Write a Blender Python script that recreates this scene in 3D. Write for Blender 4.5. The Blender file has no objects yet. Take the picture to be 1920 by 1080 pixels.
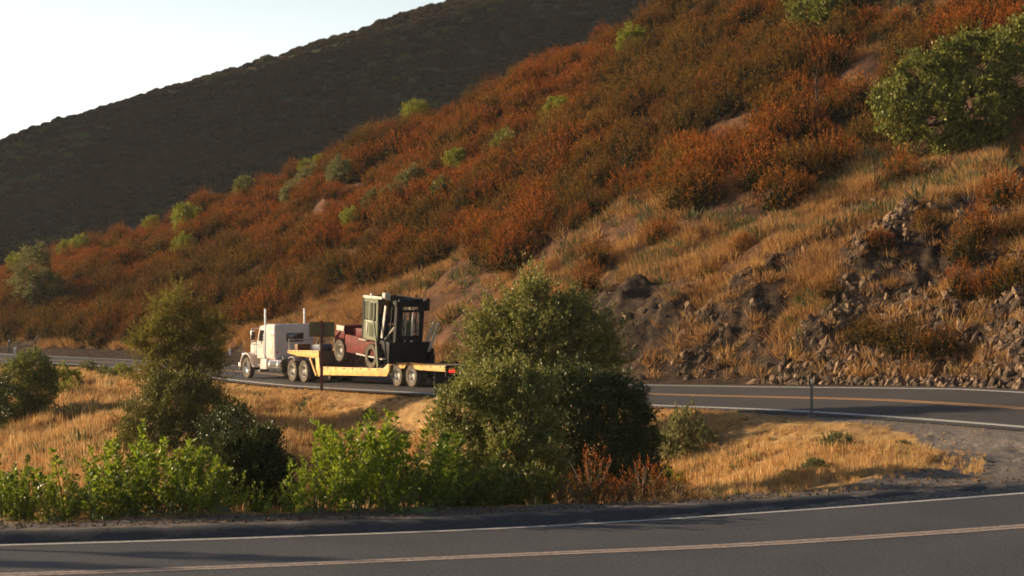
import bpy, bmesh, math, random
import numpy as np
from mathutils import Vector, Matrix, Euler
from mathutils.bvhtree import BVHTree

scene = bpy.context.scene
C = scene.collection
R = math.radians
PI = math.pi

# ------------------------------------------------------------------ camera
F_PX, YH, CAM_H = 3600.0, 520.0, 5.0
cam_d = bpy.data.cameras.new('camera')
cam_d.lens = 67.5; cam_d.sensor_width = 36.0
cam_d.clip_end = 6000; cam_d.clip_start = 0.5
cam = bpy.data.objects.new('camera', cam_d); C.objects.link(cam)
cam.location = (0, 0, CAM_H)
cam.rotation_euler = (PI/2 - math.atan((540-YH)/F_PX), 0, 0)
scene.camera = cam
scene.render.resolution_x = 1024; scene.render.resolution_y = 576

# ------------------------------------------------------------------ light
SUN_AZ, SUN_EL = R(12), R(16)          # azimuth measured from screen-left towards the back
sdir = Vector((-math.cos(SUN_AZ)*math.cos(SUN_EL), math.sin(SUN_AZ)*math.cos(SUN_EL), math.sin(SUN_EL)))
w = bpy.data.worlds.new("World"); scene.world = w; w.use_nodes = True
nt = w.node_tree
bg = nt.nodes['Background']
sky = nt.nodes.new('ShaderNodeTexSky'); sky.sky_type = 'NISHITA'; sky.sun_disc = False
sky.sun_elevation = SUN_EL
sky.sun_rotation = math.atan2(sdir.x, sdir.y)
sky.air_density = 1.0; sky.dust_density = 1.5; sky.ozone_density = 1.0
# bright low haze of an evening sky: adds a pale band near the horizon, strongest on the sun's side
tcw = nt.nodes.new('ShaderNodeTexCoord'); sx = nt.nodes.new('ShaderNodeSeparateXYZ'); nt.links.new(tcw.outputs['Generated'], sx.inputs[0])
def wm(op, a, b_=None, c_=None):
    x = nt.nodes.new('ShaderNodeMath'); x.operation = op
    for i_, v_ in enumerate((a, b_, c_)):
        if v_ is None: continue
        if isinstance(v_, (int, float)): x.inputs[i_].default_value = v_
        else: nt.links.new(v_, x.inputs[i_])
    return x.outputs[0]
zq = wm('DIVIDE', sx.outputs['Z'], 0.175); band = wm('POWER', 2.71828, wm('MULTIPLY', wm('MULTIPLY', zq, zq), -1.0))
dx = wm('MULTIPLY_ADD', sx.outputs['X'], -0.55, 0.9)
band = wm('MULTIPLY', wm('MULTIPLY', band, dx), 11.5)
vs = nt.nodes.new('ShaderNodeVectorMath'); vs.operation = 'SCALE'; vs.inputs[0].default_value = (0.90, 0.94, 0.945); nt.links.new(band, vs.inputs['Scale'])
va = nt.nodes.new('ShaderNodeVectorMath'); va.operation = 'ADD'; nt.links.new(sky.outputs[0], va.inputs[0]); nt.links.new(vs.outputs[0], va.inputs[1])
nt.links.new(va.outputs[0], bg.inputs[0]); bg.inputs[1].default_value = 0.055
sl = bpy.data.lights.new('sun', 'SUN'); sl.energy = 5.0; sl.angle = R(0.6); sl.color = (1.0, 0.77, 0.50)
sun = bpy.data.objects.new('sun', sl); C.objects.link(sun)
sun.rotation_euler = sdir.to_track_quat('Z', 'Y').to_euler()
sun.location = (-60, 40, 60)
scene.view_settings.view_transform = 'Standard'
scene.view_settings.look = 'None'
scene.view_settings.exposure = 0.95
scene.view_settings.gamma = 1.0
scene.cycles.max_bounces = 6
scene.cycles.transparent_max_bounces = 6
scene.cycles.filter_width = 1.7

# ------------------------------------------------------------------ helpers
def W(px, py, D):
    return Vector(((px-960)/F_PX*D, D, CAM_H-(py-YH)*D/F_PX))
def px2x(px, D): return (px-960)/F_PX*D

def hsh(i, j, s):
    v = np.sin(i*127.1 + j*311.7 + s*74.7)*43758.5453
    return v - np.floor(v)
def vnoise(x, y, scale=1.0, seed=0.0):
    x = np.asarray(x, float)/scale; y = np.asarray(y, float)/scale
    xi = np.floor(x); yi = np.floor(y); xf = x-xi; yf = y-yi
    u = xf*xf*(3-2*xf); v = yf*yf*(3-2*yf)
    a = hsh(xi, yi, seed); b = hsh(xi+1, yi, seed); c = hsh(xi, yi+1, seed); d = hsh(xi+1, yi+1, seed)
    return (a*(1-u)+b*u)*(1-v)+(c*(1-u)+d*u)*v
def fbm(x, y, scale=1.0, seed=0.0, n=4):
    t = 0; a = 0.5; tot = 0
    for k in range(n):
        t = t + a*vnoise(x, y, scale, seed+k*13.1); tot += a
        scale *= 0.5; a *= 0.5
    return t/tot

def tag(o, label=None, cat=None, group=None, kind=None):
    if label: o['label'] = label
    if cat: o['category'] = cat
    if group: o['group'] = group
    if kind: o['kind'] = kind
    return o
def link(o, parent=None):
    C.objects.link(o)
    if parent is not None: o.parent = parent
    return o
def thing(name, label, cat, loc=(0,0,0), rot=(0,0,0), group=None):
    o = bpy.data.objects.new(name, None); C.objects.link(o)
    o.empty_display_size = 0.3
    o.location = loc; o.rotation_euler = rot
    return tag(o, label, cat, group)

# ---- materials
def mat(name, col=(0.5,0.5,0.5), rough=0.6, metal=0.0, var=0.0, vscale=4.0, col2=None, bump=0.0, bscale=20.0, spec=None, coord='Object'):
    m = bpy.data.materials.new(name); m.use_nodes = True
    n = m.node_tree.nodes; l = m.node_tree.links
    b = n['Principled BSDF']
    b.inputs['Roughness'].default_value = rough
    b.inputs['Metallic'].default_value = metal
    if spec is not None: b.inputs['Specular IOR Level'].default_value = spec
    b.inputs['Base Color'].default_value = (*col, 1)
    tc = n.new('ShaderNodeTexCoord')
    if col2 is not None or var > 0:
        nz = n.new('ShaderNodeTexNoise'); nz.inputs['Scale'].default_value = vscale; nz.inputs['Detail'].default_value = 6
        nz.inputs['Roughness'].default_value = 0.6
        l.new(tc.outputs[coord], nz.inputs['Vector'])
        cr = n.new('ShaderNodeValToRGB')
        c2 = col2 if col2 is not None else tuple(c*(1-var) for c in col)
        cr.color_ramp.elements[0].position = 0.35; cr.color_ramp.elements[0].color = (*c2, 1)
        cr.color_ramp.elements[1].position = 0.62; cr.color_ramp.elements[1].color = (*col, 1)
        l.new(nz.outputs['Fac'], cr.inputs[0]); l.new(cr.outputs[0], b.inputs['Base Color'])
    if bump > 0:
        nb = n.new('ShaderNodeTexNoise'); nb.inputs['Scale'].default_value = bscale; nb.inputs['Detail'].default_value = 4
        l.new(tc.outputs[coord], nb.inputs['Vector'])
        bp = n.new('ShaderNodeBump'); bp.inputs['Strength'].default_value = bump; bp.inputs['Distance'].default_value = 0.05
        l.new(nb.outputs['Fac'], bp.inputs['Height']); l.new(bp.outputs[0], b.inputs['Normal'])
    return m

def leaf_mat(name, cols, tip=None, transl=0.3, rough=0.5, spec=0.4, objvar=None):
    """cols: (a, b) mixed per leaf; tip: (a, b) colour of the outer sprays mixed by the 'tip' attribute;
       objvar: colour each whole plant drifts to"""
    m = bpy.data.materials.new(name); m.use_nodes = True
    n = m.node_tree.nodes; l = m.node_tree.links
    b = n['Principled BSDF']; out = n['Material Output']
    geo = n.new('ShaderNodeNewGeometry')
    def mix(fac, a, bb):
        x = n.new('ShaderNodeMix'); x.data_type = 'RGBA'
        if isinstance(fac, float): x.inputs[0].default_value = fac
        else: l.new(fac, x.inputs[0])
        for s, v in ((6, a), (7, bb)):
            if isinstance(v, tuple): x.inputs[s].default_value = (*v, 1)
            else: l.new(v, x.inputs[s])
        return x.outputs[2]
    c = mix(geo.outputs['Random Per Island'], cols[0], cols[1])
    if tip:
        at = n.new('ShaderNodeAttribute'); at.attribute_name = 'tip'
        ct = mix(geo.outputs['Random Per Island'], tip[0], tip[1])
        if objvar:
            oi = n.new('ShaderNodeObjectInfo')
            mr = n.new('ShaderNodeMapRange'); mr.inputs[1].default_value = 0.45; mr.inputs[2].default_value = 1.0; mr.inputs[4].default_value = 0.9
            l.new(oi.outputs['Random'], mr.inputs[0])
            ct = mix(mr.outputs[0], ct, objvar)
        c = mix(at.outputs['Fac'], c, ct)
    elif objvar:
        oi = n.new('ShaderNodeObjectInfo')
        c = mix(oi.outputs['Random'], c, objvar)
    l.new(c, b.inputs['Base Color'])
    b.inputs['Roughness'].default_value = rough
    b.inputs['Specular IOR Level'].default_value = spec
    if transl > 0:
        tr = n.new('ShaderNodeBsdfTranslucent'); l.new(c, tr.inputs[0])
        mx = n.new('ShaderNodeMixShader'); mx.inputs[0].default_value = transl
        l.new(b.outputs[0], mx.inputs[1]); l.new(tr.outputs[0], mx.inputs[2]); l.new(mx.outputs[0], out.inputs[0])
    return m

# ---- mesh builder for hard things
class MB:
    def __init__(s): s.bm = bmesh.new()
    def _add(s, tmp, mx=None):
        if mx is not None: bmesh.ops.transform(tmp, matrix=mx, verts=tmp.verts)
        me = bpy.data.meshes.new('tmp'); tmp.to_mesh(me); tmp.free()
        s.bm.from_mesh(me); bpy.data.meshes.remove(me)
    def box(s, c, d, bevel=0.0, rot=None, seg=2):
        t = bmesh.new(); bmesh.ops.create_cube(t, size=1.0)
        bmesh.ops.scale(t, vec=d, verts=t.verts)
        if bevel > 0: bmesh.ops.bevel(t, geom=t.edges[:], offset=bevel, segments=seg, affect='EDGES', profile=0.6)
        mx = Matrix.Translation(c)
        if rot: mx = mx @ Euler(rot).to_matrix().to_4x4()
        s._add(t, mx); return s
    def span(s, x0, x1, y0, y1, z0, z1, bevel=0.0):
        return s.box(((x0+x1)/2, (y0+y1)/2, (z0+z1)/2), (abs(x1-x0), abs(y1-y0), abs(z1-z0)), bevel)
    def bar(s, p0, p1, a, b, bevel=0.0):
        """box-section bar from p0 to p1; a = size in the level direction, b = the other"""
        p0 = Vector(p0); p1 = Vector(p1); d = p1-p0
        t = bmesh.new(); bmesh.ops.create_cube(t, size=1.0)
        bmesh.ops.scale(t, vec=(a, b, d.length), verts=t.verts)
        if bevel > 0: bmesh.ops.bevel(t, geom=t.edges[:], offset=bevel, segments=1, affect='EDGES')
        z = d.normalized(); up = Vector((0,0,1)) if abs(z.z) < 0.95 else Vector((1,0,0))
        x = up.cross(z).normalized(); y = z.cross(x)
        m = Matrix((x, y, z)).transposed().to_4x4(); m.translation = (p0+p1)/2
        s._add(t, m); return s
    def cyl(s, p0, p1, r, r2=None, seg=16, cap=True):
        p0 = Vector(p0); p1 = Vector(p1); d = p1-p0
        t = bmesh.new(); bmesh.ops.create_cone(t, cap_ends=cap, segments=seg, radius1=r, radius2=r if r2 is None else r2, depth=d.length)
        q = d.to_track_quat('Z', 'Y').to_matrix().to_4x4(); q.translation = (p0+p1)/2
        s._add(t, q); return s
    def tube(s, pts, r, seg=8):
        pts = [Vector(p) for p in pts]
        rs = r if isinstance(r, (list, tuple)) else [r]*len(pts)
        for i in range(len(pts)-1): s.cyl(pts[i], pts[i+1], rs[i], rs[i+1], seg)
        return s
    def prism(s, prof, y0, y1, bevel=0.0, axis='Y'):
        """profile in x,z extruded along y"""
        t = bmesh.new()
        a = [t.verts.new((p[0], y0, p[1])) for p in prof]; b = [t.verts.new((p[0], y1, p[1])) for p in prof]
        n = len(prof)
        t.faces.new(a); t.faces.new(b[::-1])
        for i in range(n): t.faces.new((a[i], b[i], b[(i+1) % n], a[(i+1) % n]))
        bmesh.ops.recalc_face_normals(t, faces=t.faces)
        if bevel > 0: bmesh.ops.bevel(t, geom=t.edges[:], offset=bevel, segments=2, affect='EDGES', profile=0.6)
        s._add(t); return s
    def lathe(s, prof, c=(0,0,0), seg=28, axis='Y'):
        """profile (r, a) revolved round the y axis through c"""
        t = bmesh.new(); rings = []
        for r, a in prof:
            rings.append([t.verts.new((r*math.cos(2*PI*k/seg), a, r*math.sin(2*PI*k/seg))) for k in range(seg)])
        for i in range(len(prof)-1):
            for k in range(seg):
                t.faces.new((rings[i][k], rings[i][(k+1) % seg], rings[i+1][(k+1) % seg], rings[i+1][k]))
        bmesh.ops.recalc_face_normals(t, faces=t.faces)
        s._add(t, Matrix.Translation(c)); return s
    def build(s, name, m, parent=None, smooth=True, loc=None, rot=None):
        me = bpy.data.meshes.new(name)
        bmesh.ops.remove_doubles(s.bm, verts=s.bm.verts, dist=1e-5)
        s.bm.to_mesh(me); s.bm.free()
        me.materials.append(m)
        o = bpy.data.objects.new(name, me); link(o, parent)
        if smooth:
            me.polygons.foreach_set('use_smooth', [True]*len(me.polygons))
            try: me.set_sharp_from_angle(angle=R(35))
            except Exception: pass
        if loc is not None: o.location = loc
        if rot is not None: o.rotation_euler = rot
        return o

def mesh_np(name, verts, faces, mats, smooth=False, attrs=None, mat_idx=None, point_attrs=None):
    """verts (n,3); faces (m,k) all same k"""
    verts = np.asarray(verts, np.float32); faces = np.asarray(faces, np.int32)
    me = bpy.data.meshes.new(name)
    me.vertices.add(len(verts)); me.vertices.foreach_set('co', verts.ravel())
    k = faces.shape[1]; m = len(faces)
    me.loops.add(m*k); me.loops.foreach_set('vertex_index', faces.ravel())
    me.polygons.add(m); me.polygons.foreach_set('loop_start', np.arange(0, m*k, k, dtype=np.int32))
    try: me.polygons.foreach_set('loop_total', np.full(m, k, dtype=np.int32))
    except Exception: pass
    if smooth: me.polygons.foreach_set('use_smooth', np.ones(m, bool))
    for mm in (mats if isinstance(mats, (list, tuple)) else [mats]): me.materials.append(mm)
    if mat_idx is not None: me.polygons.foreach_set('material_index', np.asarray(mat_idx, np.int32))
    for an, av in (point_attrs or {}).items():
        a = me.attributes.new(an, 'FLOAT', 'POINT'); a.data.foreach_set('value', np.asarray(av, np.float32))
    me.update(calc_edges=True)
    return me

# ---- leaves
def unit(v): return v/np.maximum(np.linalg.norm(v, axis=1, keepdims=True), 1e-9)
def leaf_quads(base, axis, length, width, rng, fold=0.15):
    """diamond leaves: base (n,3), axis (n,3) unit, length (n,), width (n,)"""
    n = len(base)
    r = unit(rng.normal(size=(n, 3)))
    side = unit(np.cross(axis, r)); nor = np.cross(side, axis)
    L = np.asarray(length).reshape(-1, 1)*np.ones((n, 1)); Wd = np.asarray(width).reshape(-1, 1)*np.ones((n, 1))
    mid = base + axis*L*0.45 + nor*L*fold
    v = np.empty((n, 4, 3))
    v[:, 0] = base; v[:, 1] = mid + side*Wd*0.5; v[:, 2] = base + axis*L; v[:, 3] = mid - side*Wd*0.5
    return v.reshape(-1, 3), np.arange(n*4).reshape(-1, 4)

class Leaves:
    def __init__(s): s.v = []; s.t = []
    def add(s, base, axis, length, width, rng, tip=0.0, fold=0.15):
        v, f = leaf_quads(base, unit(axis), length, width, rng, fold)
        s.v.append(v); s.t.append(np.repeat(np.asarray(tip)*np.ones(len(base)), 4))
    def mesh(s, name, m):
        v = np.concatenate(s.v); t = np.concatenate(s.t)
        f = np.arange(len(v)).reshape(-1, 4)
        return mesh_np(name, v, f, m, point_attrs={'tip': t})

def clump_crown(rng, lobes, n_clump, per, leaf, wid, shell=0.75, clump_r=0.22, up=0.25, squash=1.0, sprigs=0.25, slen=1.0):
    """leaf clumps over the shells of several lobes (x,y,z,r). returns Leaves"""
    L = Leaves()
    lob = np.array(lobes, float); wgt = lob[:, 3]**2; wgt /= wgt.sum()
    idx = rng.choice(len(lob), n_clump, p=wgt)
    d = unit(rng.normal(size=(n_clump, 3)))
    rad = lob[idx, 3]*(shell + (1-shell)*rng.random(n_clump)**0.7)*(0.85+0.3*rng.random(n_clump))
    cen = lob[idx, :3] + d*rad[:, None]*np.array([1, 1, squash])
    # drop clump centres well inside another lobe
    keep = np.ones(n_clump, bool)
    for q in lob:
        keep &= np.linalg.norm((cen-q[:3])/np.array([1, 1, squash]), axis=1) > q[3]*0.55
    cen = cen[keep]; d = d[keep]; k = len(cen)
    cr = clump_r*(0.6+0.8*rng.random(k))
    base = np.repeat(cen, per, 0) + rng.normal(size=(k*per, 3))*np.repeat(cr, per)[:, None]*np.array([0.55, 0.55, 0.42])
    ax = np.repeat(d, per, 0)*0.6 + rng.normal(size=(k*per, 3))*0.7 + np.array([0, 0, up])
    ln = leaf*(0.6+0.7*rng.random(k*per))
    L.add(base, ax, ln, ln*wid, rng, tip=rng.random(k*per))
    # leafy sprigs that stick out of the outline
    ns = int(k*sprigs)
    if ns > 0:
        j = rng.choice(k, ns); q = 22
        sd = unit(d[j]+rng.normal(size=(ns, 3))*0.35+np.array([0, 0, 0.5])); sl_ = clump_r*slen*(1.2+2.0*rng.random(ns))
        t_ = rng.random((ns, q)); B = cen[j][:, None, :]+sd[:, None, :]*(t_*sl_[:, None])[..., None]+rng.normal(size=(ns, q, 3))*0.025
        A = np.repeat(sd, q, 0)+rng.normal(size=(ns*q, 3))*0.6; l2 = leaf*(0.6+0.6*rng.random(ns*q))
        L.add(B.reshape(-1, 3), A, l2, l2*wid, rng, tip=rng.random(ns*q))
    return L

def limbs(lobes, rng, base=(0,0,0), r0=0.12, fork=0.3, twigs=3):
    """tapered trunk with limbs reaching into every lobe"""
    m = MB(); b = Vector(base)
    top = max(l[2] for l in lobes)
    f = b + Vector((rng.normal()*0.1, rng.normal()*0.1, top*fork))
    m.tube([b - Vector((0,0,0.3)), b+(f-b)*0.5+Vector((0.04, 0.03, 0)), f], [r0*1.3, r0, r0*0.8], 8)
    for l in lobes:
        c = Vector(l[:3]); mid = f.lerp(c, 0.5)+Vector((rng.normal()*0.12, rng.normal()*0.12, rng.normal()*0.08))
        m.tube([f, mid, c], [r0*0.6, r0*0.38, r0*0.2], 6)
        for k in range(twigs):
            d = Vector(unit(rng.normal(size=(1, 3)))[0]); d.z = abs(d.z)*0.7
            m.tube([mid.lerp(c, rng.random()), c+d*l[3]*0.85], [r0*0.2, r0*0.06], 5)
    return m

# ---- lofted terrain (fan grid, so that it is finest where it is nearest)
class Loft:
    def __init__(s, cols, rows, noise=None):
        """cols: list of bearings; rows: list of (D list, z list) per row, nearest first"""
        s.c = np.array(cols, float); s.D = np.array([r[0] for r in rows], float); s.z = np.array([r[1] for r in rows], float)
        s.noise = noise
    def row(s, px):
        px = np.asarray(px, float)
        D = np.stack([np.interp(px, s.c, d) for d in s.D]); z = np.stack([np.interp(px, s.c, d) for d in s.z])
        return D, z
    def base(s, px, D):
        px = np.atleast_1d(np.asarray(px, float)); D = np.atleast_1d(np.asarray(D, float))*np.ones_like(px)
        RD, Rz = s.row(px)
        z = Rz[0].copy()
        for i in range(len(RD)-1):
            t = (D-RD[i])/np.maximum(RD[i+1]-RD[i], 1e-6); inside = t > 0
            t = np.clip(t, 0, 1); t = t*0.6 + (t*t*(3-2*t))*0.4
            z = np.where(inside, Rz[i]+(Rz[i+1]-Rz[i])*t, z)
        return z
    def h(s, px, D):
        px = np.atleast_1d(np.asarray(px, float)); D = np.atleast_1d(np.asarray(D, float))*np.ones_like(px)
        z = s.base(px, D)
        if s.noise is not None: z = z + s.noise(px, D, px2x(px, D))
        return z
    def grid(s, px0, px1, npx, nrow):
        px = np.linspace(px0, px1, npx)
        RD, _ = s.row(px)
        allp, allD = [], []
        for i in range(len(RD)-1):
            k = nrow[i]
            for j in range(k):
                allD.append(RD[i]+(RD[i+1]-RD[i])*j/k); allp.append(px)
        allD.append(RD[-1]); allp.append(px)
        P = np.array(allp); D = np.array(allD)
        z = s.h(P.ravel(), D.ravel())
        v = np.stack([px2x(P.ravel(), D.ravel()), D.ravel(), z], 1)
        nr = len(allD); ii = np.arange(nr*npx).reshape(nr, npx)
        f = np.stack([ii[:-1, :-1].ravel(), ii[:-1, 1:].ravel(), ii[1:, 1:].ravel(), ii[1:, :-1].ravel()], 1)
        return v, f, P.ravel(), D.ravel()

# ---- scatter of uncountable stuff (one object)
def scatter(name, protos, pts, rot, scl, idx, label, cat):
    n = len(pts)
    me = bpy.data.meshes.new(name); me.vertices.add(n); me.vertices.foreach_set('co', np.asarray(pts, np.float32).ravel())
    a = me.attributes.new('rot', 'FLOAT_VECTOR', 'POINT'); a.data.foreach_set('vector', np.asarray(rot, np.float32).ravel())
    a = me.attributes.new('scl', 'FLOAT_VECTOR', 'POINT'); a.data.foreach_set('vector', np.asarray(scl, np.float32).ravel())
    a = me.attributes.new('pid', 'INT', 'POINT'); a.data.foreach_set('value', np.asarray(idx, np.int32))
    o = bpy.data.objects.new(name, me); link(o)
    ng = bpy.data.node_groups.new(name+'_nodes', 'GeometryNodeTree')
    ng.interface.new_socket('Geometry', in_out='INPUT', socket_type='NodeSocketGeometry')
    ng.interface.new_socket('Geometry', in_out='OUTPUT', socket_type='NodeSocketGeometry')
    N = ng.nodes; L = ng.links
    gi = N.new('NodeGroupInput'); go = N.new('NodeGroupOutput'); jn = N.new('GeometryNodeJoinGeometry')
    def attr(nm, ty):
        x = N.new('GeometryNodeInputNamedAttribute'); x.data_type = ty; x.inputs[0].default_value = nm; return x
    ar = attr('rot', 'FLOAT_VECTOR'); asx = attr('scl', 'FLOAT_VECTOR'); ap = attr('pid', 'INT')
    e2r = N.new('FunctionNodeEulerToRotation'); L.new(ar.outputs['Attribute'], e2r.inputs[0])
    for k, p in enumerate(protos):
        oi = N.new('GeometryNodeObjectInfo'); oi.inputs['Object'].default_value = p; oi.inputs['As Instance'].default_value = True
        cm = N.new('FunctionNodeCompare'); cm.data_type = 'INT'; cm.operation = 'EQUAL'
        L.new(ap.outputs['Attribute'], cm.inputs[2]); cm.inputs[3].default_value = k
        ip = N.new('GeometryNodeInstanceOnPoints')
        L.new(gi.outputs[0], ip.inputs['Points']); L.new(oi.outputs['Geometry'], ip.inputs['Instance'])
        L.new(cm.outputs[0], ip.inputs['Selection']); L.new(e2r.outputs[0], ip.inputs['Rotation']); L.new(asx.outputs['Attribute'], ip.inputs['Scale'])
        L.new(ip.outputs[0], jn.inputs[0])
    L.new(jn.outputs[0], go.inputs[0])
    md = o.modifiers.new('scatter', 'NODES'); md.node_group = ng
    return tag(o, label, cat, kind='stuff')
def proto(name, me):
    return bpy.data.objects.new(name, me)      # a source shape for the scattered stuff

# ================================================================== MATERIALS
def ground_mat():
    m = bpy.data.materials.new('dry_ground'); m.use_nodes = True
    n = m.node_tree.nodes; l = m.node_tree.links; b = n['Principled BSDF']
    b.inputs['Roughness'].default_value = 0.95; b.inputs['Specular IOR Level'].default_value = 0.15
    tc = n.new('ShaderNodeTexCoord')
    def noise(s, d=6, r=0.6):
        x = n.new('ShaderNodeTexNoise'); x.inputs['Scale'].default_value = s; x.inputs['Detail'].default_value = d; x.inputs['Roughness'].default_value = r
        l.new(tc.outputs['Object'], x.inputs['Vector']); return x.outputs['Fac']
    def ramp(f, a, bb, p0=0.35, p1=0.65):
        x = n.new('ShaderNodeValToRGB'); x.color_ramp.elements[0].position = p0; x.color_ramp.elements[1].position = p1
        x.color_ramp.elements[0].color = (*a, 1); x.color_ramp.elements[1].color = (*bb, 1); l.new(f, x.inputs[0]); return x.outputs[0]
    def mix(f, a, bb):
        x = n.new('ShaderNodeMix'); x.data_type = 'RGBA'; l.new(f, x.inputs[0]); l.new(a, x.inputs[6]); l.new(bb, x.inputs[7]); return x.outputs[2]
    grass = ramp(noise(1.3), (0.22, 0.125, 0.05), (0.44, 0.27, 0.11))
    vor = n.new('ShaderNodeTexVoronoi'); vor.inputs['Scale'].default_value = 14
    l.new(tc.outputs['Object'], vor.inputs['Vector'])
    grav = ramp(noise(9, 8, 0.75), (0.075, 0.066, 0.062), (0.24, 0.205, 0.18), 0.38, 0.66)
    at = n.new('ShaderNodeAttribute'); at.attribute_name = 'gravel'
    l.new(mix(at.outputs['Fac'], grass, grav), b.inputs['Base Color'])
    bp = n.new('ShaderNodeBump'); bp.inputs['Strength'].default_value = 0.7; bp.inputs['Distance'].default_value = 0.05
    l.new(noise(8, 8, 0.8), bp.inputs['Height']); l.new(bp.outputs[0], b.inputs['Normal'])
    return m
def slope_mat():
    m = bpy.data.materials.new('hillside_soil'); m.use_nodes = True
    n = m.node_tree.nodes; l = m.node_tree.links; b = n['Principled BSDF']
    b.inputs['Roughness'].default_value = 0.95; b.inputs['Specular IOR Level'].default_value = 0.1
    tc = n.new('ShaderNodeTexCoord')
    def noise(s, d=6, r=0.6):
        x = n.new('ShaderNodeTexNoise'); x.inputs['Scale'].default_value = s; x.inputs['Detail'].default_value = d; x.inputs['Roughness'].default_value = r
        l.new(tc.outputs['Object'], x.inputs['Vector']); return x.outputs['Fac']
    def ramp(f, a, bb, p0=0.35, p1=0.65):
        x = n.new('ShaderNodeValToRGB'); x.color_ramp.elements[0].position = p0; x.color_ramp.elements[1].position = p1
        x.color_ramp.elements[0].color = (*a, 1); x.color_ramp.elements[1].color = (*bb, 1); l.new(f, x.inputs[0]); return x.outputs[0]
    def mix(f, a, bb):
        x = n.new('ShaderNodeMix'); x.data_type = 'RGBA'; l.new(f, x.inputs[0]); l.new(a, x.inputs[6]); l.new(bb, x.inputs[7]); return x.outputs[2]
    soil = ramp(noise(0.9), (0.055, 0.030, 0.020), (0.16, 0.082, 0.046))
    rock = ramp(noise(2.2, 8, 0.7), (0.020, 0.016, 0.014), (0.12, 0.075, 0.046), 0.40, 0.74)
    at = n.new('ShaderNodeAttribute'); at.attribute_name = 'rock'
    l.new(mix(at.outputs['Fac'], soil, rock), b.inputs['Base Color'])
    bp = n.new('ShaderNodeBump'); bp.inputs['Strength'].default_value = 0.9; bp.inputs['Distance'].default_value = 0.15
    l.new(noise(3.5, 8, 0.75), bp.inputs['Height']); l.new(bp.outputs[0], b.inputs['Normal'])
    return m
M = {}
M['ground'] = ground_mat(); M['slope'] = slope_mat()
M['far'] = mat('far_slope', (0.062, 0.056, 0.038), 0.95, col2=(0.044, 0.044, 0.03), vscale=0.06, spec=0.05)
M['asphalt'] = mat('asphalt', (0.060, 0.056, 0.056), 0.85, col2=(0.040, 0.038, 0.039), vscale=14, bump=0.5, bscale=40, spec=0.3)
def asphalt_mat(name, a, b2):
    m = bpy.data.materials.new(name); m.use_nodes = True
    n = m.node_tree.nodes; l = m.node_tree.links; b = n['Principled BSDF']
    b.inputs['Roughness'].default_value = 0.82; b.inputs['Specular IOR Level'].default_value = 0.3
    tc = n.new('ShaderNodeTexCoord')
    def noise(s, d, r, sc=None):
        x = n.new('ShaderNodeTexNoise'); x.inputs['Scale'].default_value = s; x.inputs['Detail'].default_value = d; x.inputs['Roughness'].default_value = r
        l.new(tc.outputs['Object'], x.inputs['Vector']); return x.outputs['Fac']
    def ramp(f, c0, c1, p0, p1):
        x = n.new('ShaderNodeValToRGB'); x.color_ramp.elements[0].position = p0; x.color_ramp.elements[1].position = p1
        x.color_ramp.elements[0].color = (*c0, 1); x.color_ramp.elements[1].color = (*c1, 1); l.new(f, x.inputs[0]); return x.outputs[0]
    fine = ramp(noise(13, 6, 0.85), b2, a, 0.40, 0.60)
    big = ramp(noise(0.35, 4, 0.6), (0.80, 0.80, 0.82), (1.15, 1.12, 1.10), 0.3, 0.7)
    mx = n.new('ShaderNodeMix'); mx.data_type = 'RGBA'; mx.blend_type = 'MULTIPLY'; mx.inputs[0].default_value = 1
    l.new(fine, mx.inputs[6]); l.new(big, mx.inputs[7]); l.new(mx.outputs[2], b.inputs['Base Color'])
    bp = n.new('ShaderNodeBump'); bp.inputs['Strength'].default_value = 0.6; bp.inputs['Distance'].default_value = 0.02
    l.new(noise(22, 5, 0.8), bp.inputs['Height']); l.new(bp.outputs[0], b.inputs['Normal'])
    return m
M['asphalt_near'] = asphalt_mat('worn_asphalt', (0.094, 0.093, 0.101), (0.030, 0.030, 0.035))
M['asphalt_far'] = asphalt_mat('far_asphalt', (0.072, 0.066, 0.066), (0.044, 0.041, 0.042))
M['dike'] = mat('asphalt_dike', (0.060, 0.058, 0.062), 0.9, col2=(0.045, 0.043, 0.045), vscale=6, bump=0.4, bscale=20, spec=0.2)
M['white_line'] = mat('white_paint', (0.50, 0.48, 0.45), 0.8, col2=(0.26, 0.25, 0.24), vscale=9)
M['yellow_line'] = mat('yellow_paint', (0.52, 0.27, 0.10), 0.7, col2=(0.36, 0.20, 0.10), vscale=5)
M['faded_line'] = mat('faded_paint', (0.42, 0.32, 0.26), 0.8, col2=(0.18, 0.15, 0.135), vscale=8)
M['rock'] = mat('rock', (0.42, 0.27, 0.16), 0.95, col2=(0.06, 0.045, 0.035), vscale=2.2, bump=0.6, bscale=7, spec=0.1)
_n = M['rock'].node_tree.nodes; _l = M['rock'].node_tree.links
_oi = _n.new('ShaderNodeObjectInfo'); _mx = _n.new('ShaderNodeMix'); _mx.data_type = 'RGBA'; _b = _n['Principled BSDF']
_src = _b.inputs['Base Color'].links[0].from_socket; _l.new(_oi.outputs['Random'], _mx.inputs[0]); _l.new(_src, _mx.inputs[6]); _mx.inputs[7].default_value = (0.045, 0.034, 0.028, 1); _l.new(_mx.outputs[2], _b.inputs['Base Color'])
M['bark'] = mat('bark', (0.16, 0.12, 0.085), 0.9, col2=(0.09, 0.07, 0.05), vscale=6, bump=0.5, bscale=20, spec=0.1)
M['stem'] = mat('green_stem', (0.10, 0.12, 0.04), 0.7, var=0.4, vscale=8)
M['char'] = mat('weathered_dark_wood', (0.05, 0.04, 0.035), 0.9, var=0.4, vscale=6)
M['deadwood'] = mat('deadwood', (0.26, 0.21, 0.17), 0.9, var=0.5, vscale=6)

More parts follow.
